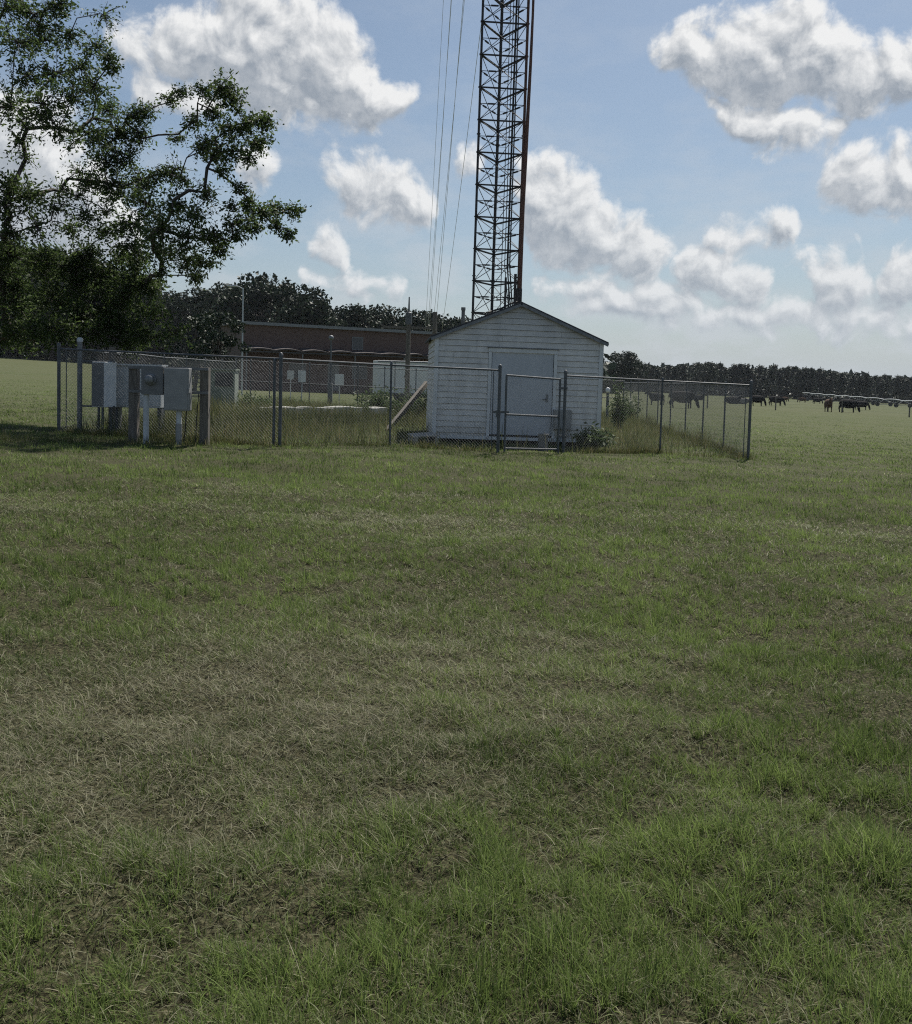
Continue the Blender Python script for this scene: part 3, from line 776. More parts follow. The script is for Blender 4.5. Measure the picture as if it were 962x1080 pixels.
# white corner-on cabinet behind the fence
cb0 = gp(106, 455.5); cb0 = on(106, FENCE[0].y+1.05)
cab = thing('equipment_cabinet', 'white cornered cabinet, left face darkened as shade, on a pipe frame behind the leftmost fence panel', 'cabinet', cb0)
rot = Matrix.Rotation(R(64), 3, 'Z')
bodyc = Vector((.06, .05, 1.06))
MB().box(bodyc, (.36, .38, 1.02), rot).build('body', M['white'], cab, .01)
fn = rot @ Vector((-1, 0, 0))
MB().box(bodyc+fn*.188, (.012, .36, .98), rot).build('door', M['dark_panel'], cab)  # no real door: dark sheet that paints the shade on the left face
for q in ((-.02, -.05), (.08, -.08), (.22, .05)):
    MB().box((q[0], q[1], .2), (.045, .045, .86)).build('leg', M['galv_dark'], cab)
MB().bar((-.48, .05, .56), (.30, .05, .56), .04).build('frame_bar', M['galv_dark'], cab)
MB().bar((-.48, .05, 1.58), (.30, .05, 1.58), .04).build('frame_bar', M['galv_dark'], cab)
pl1 = on(84, FENCE[0].y+1.1)
vp = thing('vent_pipe_post', 'tall steel pipe post with pale cap left of the white cabinet', 'pipe post', pl1)
MB().lathe([(.055, -.2), (.055, 2.03)], 12).build('pipe', M['galv'], vp); MB().lathe([(.068, 2.0), (.068, 2.06), (.04, 2.10)], 12).build('cap', M['conduit'], vp)
pl2 = on(118, FENCE[0].y+1.45)
tag(MB().box((0, 0, .9), (.12, .12, 2.06)).build('timber_post', M['wood'], loc=pl2), 'short square timber post showing above the white cabinet', 'post')
gcb = on(147, FENCE[0].y+1.9)
gcab = thing('equipment_cabinet', 'wide pale grey cabinet standing behind the fence and the meter rack', 'cabinet', gcb, .05)
MB().box((0, 0, 1.02), (1.12, .5, .98)).build('body', M['pale_panel'], gcab, .012)
MB().box((0, -.02, 1.525), (1.18, .58, .04)).build('lid', M['pale_panel'], gcab, .006)
MB().box((.28, -.255, 1.02), (.5, .012, .9)).build('door', M['pale_panel'], gcab); MB().box((-.28, -.255, 1.02), (.5, .012, .9)).build('door', M['pale_panel'], gcab)
for xx in (-.5, .5): MB().box((xx, 0, .22), (.09, .3, .66)).build('leg', M['galv_dark'], gcab)

# pale hut with a dark hatch by the small tree
hb = on(233, 33.5)
hut = thing('equipment_hut', 'pale green equipment box with a dark hatch below the small tree', 'equipment box', hb, .06)
MB().box((0, .4, .72), (.98, .8, 1.50)).build('body', M['green_panel'], hut, .012); MB().box((0, .4, 1.49), (1.06, .9, .05)).build('lid', M['green_panel'], hut)
MB().box((.10, -.012, 1.12), (.62, .02, .5)).build('hatch', M['glass'], hut)

# ------------------------------------------------------------------ lamp post, signs, slab, brace
def sign(px, d, ztop, w_, h_, label, mat='white', lean=0):
    p = on(px, d); r_0 = thing('warning_sign', label, 'sign', p, lean)
    MB().box((0, .02, ztop/2-.1), (.04, .03, ztop+.1)).build('stake', M['conduit'], r_0)
    MB().box((0, 0, ztop-h_/2), (w_, .012, h_)).build('sign_board', M[mat], r_0, .003)
sign(306, 41.5, 1.62-.06, .30, .40, 'small grey blank sign on a stake, leftmost before the brick building', 'pale_panel')
sign(318, 40.6, 1.58, .34, .52, 'tall white blank sign on a stake between two smaller signs', 'white', .15)
sign(357.5, 42.6, 1.50, .42, .55, 'square white blank sign just right of the lamp post', 'white')
lp = on(348, 39.3)
lamp = thing('lamp_post', 'thin dark post with a small round yard lamp before the brick wall', 'lamp post', lp)
MB().lathe([(.06, -.2), (.055, 1.2), (.035, 2.95)], 10).build('pole', M['galv_dark'], lamp)
hd_ = MB(); hd_.lathe([(.03, 2.94), (.09, 2.98), (.115, 3.05), (.085, 3.13), (.03, 3.16)], 14); hd_.build('lamp_head', M['galv'], lamp, smooth=True)
MB().box((0, -.02, .65), (.2, .12, .9)).build('cable_box', M['dark_panel'], lamp, .01)
st = on(255, 52)
slp = thing('street_lamp', 'tall thin street lamp with flat head rising behind the small tree', 'street lamp', st)
MB().lathe([(.055, -.2), (.035, 6.1)], 8).build('pole', M['conduit'], slp)
MB().tube([(0, 0, 6.05), (-.25, 0, 6.18), (-.6, 0, 6.2)], .03, 6).build('arm', M['conduit'], slp); MB().box((-.62, 0, 6.2), (.55, .22, .1)).build('lamp_head', M['conduit'], slp, .03)
# pale broken concrete slab edge
sl0, sl1 = gp(274, 438), gp(404, 440)
dv = (sl1-sl0); nn = 13; seg = dv.length/nn
slab = thing('concrete_curb', 'pale broken concrete curb lying in the weeds inside the compound', 'concrete curb', sl0, math.atan2(dv.y, dv.x))
for k in range(nn):
    if k in (5, 10): continue
    mb = MB().box((seg*(k+.5), random.uniform(-.12, .12), .14), (seg*random.uniform(.86, .97), random.uniform(.5, .8), .26+random.uniform(-.05, .06)), Matrix.Rotation(random.uniform(-.06, .06), 3, 'Z'))
    mb.build('curb_block', M['concrete'], slab, .02)
# diagonal timber brace to the left of the shed
ba = on(408, 25.5); bb = at(450, 404, 27.5)
tag(MB().bar(Vector((0, 0, 0)), bb-ba, .10, .13).build('timber_brace', M['wood'], loc=ba), 'diagonal weathered timber brace leaning up behind the fence left of the shed', 'brace')

# ------------------------------------------------------------------ white trailer, brick building
tr0, tr1 = on(397.5, 54), on(478, 55)
trv = tr1-tr0; TL = trv.length
trl = thing('storage_trailer', 'long white box trailer parked in front of the brick building', 'trailer', tr0, math.atan2(trv.y, trv.x))
MB().box((TL/2, 1.1, 1.42), (TL, 2.2, 2.0)).build('body', M['white'], trl, .03)
MB().box((TL/2, -.012, 2.36), (TL, .04, .08)).build('top_rail', M['galv'], trl); MB().box((TL/2, -.012, .46), (TL, .04, .1)).build('bottom_rail', M['galv_dark'], trl)
MB().box((1.05, -.015, 1.4), (.05, .02, 1.9)).build('door_edge', M['galv'], trl); MB().lathe([(.14, 0), (.14, .03)], 12).build('vent', M['black'], trl).matrix_local = Matrix.Translation((1.75, -.0, 1.5)) @ Matrix.Rotation(PI/2, 4, 'X')
for xx in (1.4, TL-1.2): MB().lathe([(.36, -.12), (.40, -.06), (.40, .06), (.36, .12)], 18).build('wheel', M['cable'], trl).matrix_local = Matrix.Translation((xx, .2, .38)) @ Matrix.Rotation(PI/2, 4, 'X')
m, n2, b = nmat('maroon_brick')
br = n2.nodes.new('ShaderNodeTexBrick'); tcx = n2.nodes.new('ShaderNodeTexCoord')
mp = n2.nodes.new('ShaderNodeMapping'); mp.inputs['Rotation'].default_value = (PI/2, 0, 0); n2.links.new(tcx.outputs['Object'], mp.inputs[0]); n2.links.new(mp.outputs[0], br.inputs['Vector'])
br.inputs['Color1'].default_value = (.150, .096, .080, 1); br.inputs['Color2'].default_value = (.122, .080, .069, 1); br.inputs['Mortar'].default_value = (.13, .11, .10, 1)
br.inputs['Scale'].default_value = 4.4; br.inputs['Mortar Size'].default_value = .012
fs = noise_tex(n2, .8, 5, .6, stretch=(1, 1, .4))
n2.links.new(mixc(n2, ramp(n2, fs, [(.4, (0, 0, 0)), (.75, (.35, .35, .35))]), br.outputs[0], (.055, .035, .032)), b.inputs['Base Color']); b.inputs['Roughness'].default_value = .9
M['brick'] = m
b0, b1 = on(254, 66), on(470, 75)
bv = b1-b0; BL = bv.length+6
bld = thing('brick_building', 'long low maroon brick building with flat roof and bowed porch canopy', 'building', Vector((b0.x, b0.y, b0.z)), math.atan2(bv.y, bv.x))
BHt = 4.72
MB().box((BL/2, 2.5, BHt/2-.2), (BL, 5, BHt+.4)).build('wall', M['brick'], bld)
rb = MB(); rb.box((BL/2, 2.5, BHt+.06), (BL+.5, 5.5, .14)); rb.build('roof', M['roof'], bld)
MB().box((BL/2, -.28, BHt+.09), (BL+.5, .05, .22)).build('fascia', M['galv'], bld)
wx = 9.2
wd = MB().box((wx, -.01, 3.7), (.95, .06, 1.0)).build('window', M['dark_panel'], bld); MB().box((wx, -.045, 3.7), (.8, .02, .86)).build('pane', M['glass'], wd)
# bowed canvas panels over the porch
pc = MB(); npan = int(BL/2.0); pw = BL/npan
for k in range(npan):
    am = random.uniform(.03, .16); sag = random.uniform(-.06, .06)
    for j in range(8):
        t0, t1 = j/8, (j+1)/8
        f_ = lambda t: 2.92+sag*t+am*math.sin(PI*t)
        x0, x1 = (k+t0)*pw, (k+t1)*pw
        pc.quad((x0, -1.3, f_(t0)), (x1, -1.3, f_(t1)), (x1, -.02, f_(t1)+.18), (x0, -.02, f_(t0)+.18))
        pc.quad((x0, -1.3, f_(t0)-.10), (x1, -1.3, f_(t1)-.10), (x1, -1.3, f_(t1)), (x0, -1.3, f_(t0)))
pc.build('porch_canopy', simple('faded_canvas', (.085, .07, .07), (.04, .034, .034), .8, 0, 2), bld)
MB().box((BL/2, -1.2, 2.76), (BL, .1, .1)).build('porch_beam', M['roof'], bld)
for k in range(0, npan+1, 2): MB().tube([(k*pw, -1.2, -.2), (k*pw, -1.2, 2.7)], .05, 8).build('porch_post', M['galv'], bld)
pwl = MB().box((BL/2, -.04, 1.25), (BL-1.0, .05, 2.7)); pwl.build('porch_shade_wall', simple('dark_porch_shade', (.12, .072, .062), (.09, .054, .048), .8), bld)  # dark panel, the shade under the canopy painted onto the wall
for xx in (7.2, 12.6):
    MB().box((xx, -.075, 1.05), (.95, .02, 2.1)).build('door', M['dark_panel'], bld)
for xx in (4.3, 9.4):
    q = MB().box((xx, -.075, 1.5), (1.3, .03, 1.1)).build('window', M['dark_panel'], bld); MB().box((xx, -.095, 1.5), (1.15, .02, .95)).build('pane', M['glass'], q)

# utility poles
up = on(429, 46)
utl = thing('utility_pole', 'dark utility pole with long crossarm rising left of the shed', 'utility pole', up)
MB().lathe([(.13, -.3), (.11, 4.7)], 10).build('pole', M['wood'], utl)
MB().lathe([(.15, 4.15), (.16, 4.2), (.16, 4.75), (.10, 4.8)], 10).build('pole_cap', M['galv_dark'], utl); MB().lathe([(.05, 4.75), (.03, 5.55)], 6).build('rod', M['galv_dark'], utl)
MB().bar((-1.3, 0, 4.02), (1.35, 0, 4.02), .10, .12).build('crossarm', M['wood'], utl); MB().bar((-1.25, 0, 4.05), (-1.6, 0, 4.28), .07).build('arm_end', M['wood'], utl)
up2 = on(456.5, 46.5); tag(MB().lathe([(.12, -.3), (.115, 4.9)], 10).build('utility_pole', M['wood'], loc=up2), 'plain dark pole stub just left of the shed roof, without crossarm', 'utility pole')
up3 = on(485.5, 31); tag(MB().lathe([(.06, -.3), (.06, 3.9), (.075, 3.9), (.075, 4.0)], 10).build('pipe_post', M['galv_dark'], loc=up3), 'short pipe post showing above the left slope of the shed roof', 'pipe post')

# ------------------------------------------------------------------ guyed lattice tower
TB = on(518, 40); TD = 40.0
s_ = 1.93; phi = R(3)
Lg = Vector((-s_*.5, -.6, 0)); Rg = Lg+Vector((s_*math.cos(phi), s_*math.sin(phi), 0)); Mg = Lg+Vector((s_*math.cos(phi+PI/3), s_*math.sin(phi+PI/3), 0))
tow = thing('lattice_tower', 'tall three legged rust stained lattice radio tower behind the shed', 'tower', TB)
tow.rotation_euler.y = R(.35)
TH = 92.0; panel = 1.36
for q, r_1 in ((Lg, .052), (Rg, .06), (Mg, .066)):
    lm = MB(); lm.tube([q, q+Vector((0, 0, TH))], r_1, 10)
    zz = .0
    while zz < TH: lm.lathe([(r_1*1.6, zz+.02), (r_1*1.6, zz+.06)], 8, q); zz += 6.0
    lm.build('leg', M['tower'], tow)
nr = int(TH/panel)
for k in range(nr):
    zz = .4+k*panel; rg = MB()
    for a, c in ((Lg, Rg), (Rg, Mg), (Mg, Lg)):
        wdt = .055 if (a is Lg and c is Rg) else .075
        rg.bar(a+Vector((0, 0, zz)), c+Vector((0, 0, zz-.02)), wdt, .06)
    ends = (Lg, Rg, Mg)
    for e in ends: rg.box(e+Vector((0, 0, zz)), (.16, .16, .03))
    rg.build('girt_ring', M['tower'], tow)
for a, c in ((Lg, Rg), (Rg, Mg), (Mg, Lg)):
    bm_ = MB()
    for k in range(nr):
        z0_, z1_ = .4+k*panel, .4+(k+1)*panel
        bm_.tube([a+Vector((0, 0, z0_)), c+Vector((0, 0, z1_))], .016, 5); bm_.tube([c+Vector((0, 0, z0_)), a+Vector((0, 0, z1_))], .016, 5)
        # mid-panel lighter girt and the small clamp plates
        zm = (z0_+z1_)/2
        bm_.tube([a+Vector((0, 0, zm)), c+Vector((0, 0, zm))], .016, 5)
        for t in (.26, .74):
            pz = a.lerp(c, t)+Vector((0, 0, zm)); dd = (c-a).normalized()
            bm_.bar(pz-dd*.16, pz+dd*.16, .05, .06)
    bm_.build('cross_bracing', M['tower'], tow)
# ladder and cables inside
ld = MB(); lc_ = Lg.lerp(Mg, .55)*.6+Rg*.25+Vector((.12, .05, 0)); lx = Vector((math.cos(phi), math.sin(phi), 0))
for sg in (-.17, .17): ld.tube([lc_+lx*sg, lc_+lx*sg+Vector((0, 0, TH-1))], .017, 6)
z = .3
while z < TH-1: ld.tube([lc_-lx*.17+Vector((0, 0, z)), lc_+lx*.17+Vector((0, 0, z))], .010, 4, False); z += .3
ld.build('climbing_ladder', M['tower'], tow)
cbm = [Lg.lerp(Rg, t)+Vector((0, .12+dy, 0)) for t, dy in ((.80, .3), (.745, .32), (.69, .4), (.77, .5))]
for k, q in enumerate(cbm):
    tgt = Rg+Vector((-.12-.07*k, -.15, 0))
    pts = [tgt+Vector((0, 0, 2.9)), tgt+Vector((0, 0, 3.9)), q.lerp(tgt, .45)+Vector((0, 0, 5.2)), q+Vector((0, 0, 6.6))]+[q+Vector((.0, 0, zz)) for zz in range(9, int(TH), 6)]
    MB().tube(pts, .030 if k < 2 else .018, 6).build('feed_cable', M['cable'], tow)
# rusty feed pipe beside the right leg: hugs the leg below, stands off above
pipe = [Rg+Vector((.06+.13*min(1, max(0, (zz-9)/7)), -.16, zz)) for zz in (2.8, 5, 7, 9, 11, 13, 15, 17, 20, 40, 91)]
MB().tube(pipe, [.085]*5+[.075, .065, .055, .055, .055, .055], 10).build('feed_pipe', M['rust'], tow)
fp2 = [Rg+Vector((.0, -.11, zz)) for zz in (2.8, 20, 91)]; MB().tube(fp2, .05, 8).build('feed_pipe', M['rust'], tow)
jb = MB(); jb.box(Rg+Vector((.02, -.2, 5.2)), (.26, .2, .7)); jb.build('junction_box', M['tower'], tow, .01)
ft_ = MB()
for q in (Lg, Rg, Mg): ft_.box(q+Vector((0, 0, .05)), (.7, .7, .5))
ft_.build('footing', M['concrete'], tow, .03)
# cable bridge at the foot
ib = on(538, 38.2)
brd = thing('cable_bridge', 'dark cable bridge with two uprights at the foot of the tower', 'cable bridge', ib)
MB().box((-.35, 0, 2.9), (.09, .09, 6.0)).build('upright', M['tower'], brd); MB().box((.05, 0, 2.95), (.11, .11, 6.2)).build('upright', M['tower'], brd)
MB().bar((-1.2, -.6, 4.15), (.2, .1, 4.62), .14, .16).build('cable_tray', M['tower'], brd)
tr = MB(); tr.tube([(.24, -.05, 4.5), (.05, -.1, 4.7), (-.3, -.2, 4.55), (-1.1, -.6, 4.28)], .06, 6); tr.tube([(.16, .05, 4.9), (-.05, 0, 4.85), (-.5, -.2, 4.6), (-1.2, -.6, 4.35)], .04, 6); tr.build('cable', M['cable'], brd)
# guy wires to an anchor far behind
an = on(446, 112)
anc = thing('guy_anchor', 'concrete anchor block of the tower guy wires behind the shed', 'anchor', an)
MB().box((0, 0, .2), (1.4, 1.4, .8)).build('block', M['concrete'], anc, .03); MB().bar((0, 0, .5), (.6, -1.2, 2.0), .16).build('anchor_plate', M['tower'], anc)
for k, (hh, dxp, leg) in enumerate(((27, 9, Mg), (34, 6, Lg), (45, 3.6, Mg), (58, 2.4, Lg), (74, 1.0, Mg), (90, 0, Lg))):
    a_ = Vector((dxp*.17, -1, 1.6))
    top = TB+leg+Vector((hh*math.sin(R(.35)), 0, hh)); base_ = an+a_
    pts = []
    for j in range(13):
        t = j/12; p = base_.lerp(top, t); p.z -= 4*t*(1-t)*.012*(top-base_).length; pts.append(p-base_)
    lab = ('guy wire nearest the tower, lowest fixed and least steep of the six', 'guy wire second from the tower, just left of the nearest one', 'guy wire third from the tower of the six beside it', 'guy wire third from the left of the six beside the tower',
           'guy wire second from the left of the six beside the tower', 'leftmost and steepest of the six guy wires left of the tower')[k]
    tag(MB().tube(pts, .018, 5).build('guy_wire', M['conduit'], loc=base_), lab, 'guy wire', 'guy wires left of the tower')

# ------------------------------------------------------------------ foliage helpers
def leaf_cards(cent, size, aspect=.45, droop=.4, up=.0):
    """folded leaf of two faces per centre; returns V, F4"""
    n = len(cent)
    d = rng.normal(0, 1, (n, 3)); d[:, 2] = d[:, 2]*.7-droop; d /= np.linalg.norm(d, axis=1)[:, None]
    u = rng.normal(0, 1, (n, 3)); u[:, 2] += up; s = np.cross(d, u); s /= np.linalg.norm(s, axis=1)[:, None]+1e-9
    nn_ = np.cross(s, d)
    L_ = (size*rng.uniform(.6, 1.35, n))[:, None] if np.isscalar(size) else (size*rng.uniform(.6, 1.35, n))[:, None]
    a = cent; t = cent+d*L_; ml = cent+d*L_*.45+s*L_*aspect*.5+nn_*L_*.10; mr_ = cent+d*L_*.45-s*L_*aspect*.5+nn_*L_*.10
    Vv = np.stack([a, ml, t, mr_], 1).reshape(-1, 3)
    i = (np.arange(n)*4)[:, None]
    return Vv, np.concatenate([i, i+1, i+2, i+3], 1)
def crown_obj(name, pts, size, mat, parent=None, aspect=.5, droop=.4):
    Vv, F4 = leaf_cards(np.asarray(pts, float), size, aspect, droop)
    o = npmesh(name, Vv, np.zeros((0, 3)), F4, [mat])
    if parent: o.parent = parent
    return o

# ------------------------------------------------------------------ the big oak at the left edge
OD = 21.5
blobs = [(5,10,30,1),(35,15,24,1),(62,4,14,1),(20,45,24,1),(48,42,19,1),(76,38,13,.9),(102,50,13,.8),(113,62,9,.8),(119,72,7,.8),(85,72,14,.9),(60,78,20,1),(28,80,18,.9),
 (100,94,16,.9),(78,104,23,1.1),(45,110,19,1),(12,112,24,1),(112,116,13,1),(137,124,13,1),(151,118,10,1),(62,134,17,1),(92,140,21,1.2),(122,146,17,1.1),(146,140,11,.8),(20,148,12,.7),
 (112,170,18,1.1),(136,165,15,1),(100,194,14,.8),(68,200,12,.7),(178,104,8,.7),(190,97,8,.8),(214,95,8,.9),(232,92,13,1.2),(246,105,11,1.1),(225,117,11,1),(204,128,8,.9),(188,146,8,.6),
 (215,150,13,1.1),(241,134,13,1.2),(261,130,11,1.2),(278,127,9,1.2),(270,150,12,1.2),(246,160,12,1),(262,166,7,.8),(225,165,7,.8),(235,180,6,.7),(254,198,6,.7),(262,214,9,1),(276,224,11,1.2),
 (292,221,7,1),(308,221,8,1.1),(291,238,7,.9),(303,247,5,.8),(268,240,8,.8),(250,249,4,.7),(245,215,6,.6),(126,205,19,1.1),(150,190,15,1),(171,184,11,1),(193,190,8,.6),(156,215,21,1.2),
 (186,216,15,1.2),(205,226,13,1.1),(141,236,21,1.2),(170,240,21,1.2),(200,250,17,1.1),(225,246,9,1),(233,262,9,1),(215,276,10,1),(196,275,13,1),(165,264,17,1),(140,260,17,1),(206,292,6,.8),
 (171,286,7,.7),(112,244,13,.9),(90,226,15,.8),(62,220,15,.7),(30,205,19,1.2),(8,214,20,1.3),(10,190,13,1),(76,240,12,.8),(40,240,14,.7),(14,250,14,.7),
 (10,285,24,1.3),(45,280,22,1.3),(80,280,22,1.3),(116,286,22,1.2),(16,320,25,1.4),(56,316,25,1.4),(96,320,25,1.3),(131,316,21,1.2),(152,298,16,1),(20,350,17,1.3),(60,348,18,1.3),
 (100,350,16,1.2),(136,345,16,1.1),(162,330,14,1),(182,350,12,.8),(30,368,7,.4)]
rb_ = random.Random(77)
for (x0_, x1_, y0_, y1_, k_, d_) in ((0, 150, 120, 262, 12, .45), (140, 235, 100, 205, 7, .4), (0, 110, 0, 130, 4, .4), (0, 165, 262, 362, 24, 1.2), (200, 262, 205, 262, 5, .5)):
    for q_ in range(k_): blobs.append((rb_.uniform(x0_, x1_), rb_.uniform(y0_, y1_), rb_.uniform(9, 15), d_))
tb = Vector((-15.8, OD+.6, g1(-15.8, OD+.6)))
nodes = [tb+Vector((0, 0, -.4)), tb+Vector((.1, 0, 1.2)), tb+Vector((.15, -.1, 2.6)), tb+Vector((.2, 0, 4.2)), tb+Vector((.1, .1, 6.2)), tb+Vector((.2, 0, 8.4)), tb+Vector((.0, .1, 10.5)), tb+Vector((.1, 0, 12.2))]
par = [-1, 0, 1, 2, 3, 4, 5, 6]
bl3 = []
for (bx_, by_, br_, dn) in blobs:
    low = by_ > 262
    dd = OD + (vn(bx_/60., by_/60., 7)-.5)*4.5 + (1.0 if low else 0)
    bl3.append((at(bx_, by_, dd), br_/FPX*dd, dn))
rs = random.Random(4)
for k in range(64):      # the rest of the crown, out of the picture to the left and above
    th = rs.uniform(0, 2*PI); hh = rs.uniform(2.6, 14.5); rmax = 9.5*math.sqrt(max(.05, 1-((hh-6)/9.)**2))
    q = tb+Vector((math.cos(th)*rmax*rs.uniform(.4, 1), math.sin(th)*rmax*rs.uniform(.4, .9), hh))
    pq = proj(q)
    if pq[0] > -45 and pq[1] > -40: continue
    bl3.append((q, rs.uniform(.6, 1.1), .8))
trunk_xy = Vector((tb.x, tb.y))
bl3.sort(key=lambda b_: (Vector((b_[0].x, b_[0].y))-trunk_xy).length + .25*b_[0].z)
def ndist(i): return (Vector((nodes[i].x, nodes[i].y))-trunk_xy).length
twig_mb = MB(); leaves = []
tips = []
for (c, r_b, dn) in bl3:
    dc = (Vector((c.x, c.y))-trunk_xy).length
    best, bi = 1e9, 2
    for i in range(2, len(nodes)):
        v = c-nodes[i]; L_ = v.length
        if L_ < .15: continue
        pen = L_ + 2.6*max(0, nodes[i].z-c.z-.3) + (3 if ndist(i) > dc else 0) + .06*ndist(i)
        if pen < best: best, bi = pen, i
    p0 = nodes[bi]; v = c-p0; ns = max(2, int(v.length/.7)); prev = bi
    for j in range(1, ns+1):
        t = j/ns
        p = p0.lerp(c, t)+Vector((rs.gauss(0, .09), rs.gauss(0, .09), .10*v.length*math.sin(PI*t)*(.9 if v.length > 1 else .3)+rs.gauss(0, .05)))
        nodes.append(p); par.append(prev); prev = len(nodes)-1
    tips.append((prev, c, r_b, dn))
cnt = [0.]*len(nodes)
for i, _, r_b, _ in tips:
    k = i
    while k >= 0: cnt[k] += 1; k = par[k]
rad = [min(.34, .010+.0105*cnt[i]**.66) for i in range(len(nodes))]
for i_ in range(len(nodes)): rad[i_] = min(.12, .007+.0048*cnt[i_]**.66)
for i_ in range(8): rad[i_] = (.55, .44, .36, .30, .24, .18, .12, .07)[i_]
kids = {}
for i, p in enumerate(par): kids.setdefault(p, []).append(i)
oak = thing('oak_tree', 'large spreading oak reaching in from the left edge over the fence', 'tree', tb)
tm = MB(); stack = [0]; done = set()
def chainfrom(start, first):
    pts = [nodes[start]] if start >= 0 else []; rads = [rad[first] if start >= 0 else 0] if start >= 0 else []
    k = first
    while True:
        pts.append(nodes[k]); rads.append(rad[k])
        ks = kids.get(k, [])
        if not ks: break
        ks = sorted(ks, key=lambda q: -cnt[q])
        for o_ in ks[1:]: stack2.append((k, o_))
        k = ks[0]
    return pts, rads
stack2 = [(-1, 0)]
while stack2:
    s0, f0 = stack2.pop(); pts, rads = chainfrom(s0, f0)
    if len(pts) > 1: tm.tube([p-tb for p in pts], rads, 7 if max(rads) > .05 else 5)
tm.build('trunk', M['bark'], oak, smooth=True)
cents = []
for _, c, r_b, dn in tips:
    vis = -40 < proj(c)[0] < 340 and -30 < proj(c)[1] < 400
    nt_w = int(16+26*r_b*dn) if vis else 9
    for k in range(nt_w):
        d = Vector((rs.gauss(0, 1), rs.gauss(0, 1)*.9, rs.gauss(0, .75)))
        d.normalize(); e = c+d*r_b*rs.uniform(.6, 1.75); e.z -= .05*r_b
        twig_mb.tube([c-tb, c.lerp(e, .5)+Vector((0, 0, .06*r_b))-tb, e-tb], [.010, .007, .003], 4, False)
        nl = int((10+23*r_b)*dn*(1.25 if proj(c)[1] > 262 else 1)) if vis else 14
        for j in range(nl):
            t = rs.uniform(.35, 1.08); p = c.lerp(e, t)
            cents.append((p.x-tb.x+rs.gauss(0, .07), p.y-tb.y+rs.gauss(0, .07), p.z-tb.z+rs.gauss(0, .06)))
twig_mb.build('twigs', M['bark'], oak)
print('oak leaves', len(cents))
crown_obj('crown', cents, .098, M['oakleaf'], oak, .42, .45)

# ------------------------------------------------------------------ broadleaf and pine prototypes
def broad_proto(seed, H, Rw, mat, nclump=50, per=95, leaf=.46, low=.18):
    r_s = np.random.default_rng(seed); root = bpy.data.objects.new('broadleaf_tree', None); C.objects.link(root)
    t_ = MB(); t_.tube([(0, 0, -.4), (.1, 0, H*.25), (0, .1, H*.55), (.05, 0, H*.82)], [H*.028, H*.022, H*.015, H*.005], 7)
    pts = []
    for k in range(nclump):
        v = r_s.random()
        zc = H*(low+(1-low)*v**.85*.95); prof = math.sin(PI*min(.97, max(.06, (zc/H-low*.6)/(1.06-low*.6))))**.62
        th = r_s.uniform(0, 2*PI); rr_ = Rw*prof*r_s.uniform(.45, 1.0)
        c = np.array([math.cos(th)*rr_, math.sin(th)*rr_, zc]); cr = Rw*r_s.uniform(.20, .36)
        t_.tube([(0, 0, zc*.72), tuple(c*.6+np.array([0, 0, zc*.12*.4])), tuple(c)], [H*.008, H*.006, H*.002], 4, False)
        q = r_s.normal(0, 1, (per, 3)); q /= np.linalg.norm(q, axis=1)[:, None]
        q *= (r_s.uniform(.55, 1.08, per)**.6)[:, None]*cr; q[:, 2] *= .72
        pts.append(c+q)
    t_.build('trunk', M['bark'], root)
    crown_obj('crown', np.concatenate(pts), leaf, mat, root, .75, .15)
    return root
def pine_proto(seed, H, Rw):
    r_s = np.random.default_rng(seed); root = bpy.data.objects.new('pine_tree', None); C.objects.link(root)
    t_ = MB(); t_.tube([(0, 0, -.5), (0, 0, H*.5), (.05, 0, H*.97)], [H*.016, H*.012, H*.003], 6); t_.build('trunk', M['bark'], root)
    pts = []
    for k in range(38):
        zc = H*(.30+.70*r_s.random()**.9); w_ = Rw*(1.02-(zc/H-.30)/.72)**.7*r_s.uniform(.4, 1); th = r_s.uniform(0, 2*PI)
        c = np.array([math.cos(th)*w_, math.sin(th)*w_, zc]); q = r_s.normal(0, 1, (34, 3))*np.array([.5, .5, .28])*Rw*.36
        pts.append(c+q)
    crown_obj('crown', np.concatenate(pts), .8, M['pineleaf'], root, .4, .1)
    return root
GF = 'dark broadleaf trees of the wood behind the brick building'
protos = [broad_proto(31, 12, 4.6, M['forestleaf']), broad_proto(32, 13, 4.2, M['forestleaf']), broad_proto(33, 11, 5.2, M['forestleaf']), broad_proto(34, 12, 4.0, M['forestleaf'], low=.1)]
used = set()
def place(protos_, k, loc, rz, sc):
    pr_ = protos_[k]
    if pr_.name not in used:
        used.add(pr_.name); pr_.location = loc; pr_.rotation_euler.z = rz; pr_.scale = (sc,)*3; return pr_
    return copy_tree(pr_, loc, rz, sc)
rt = random.Random(9)
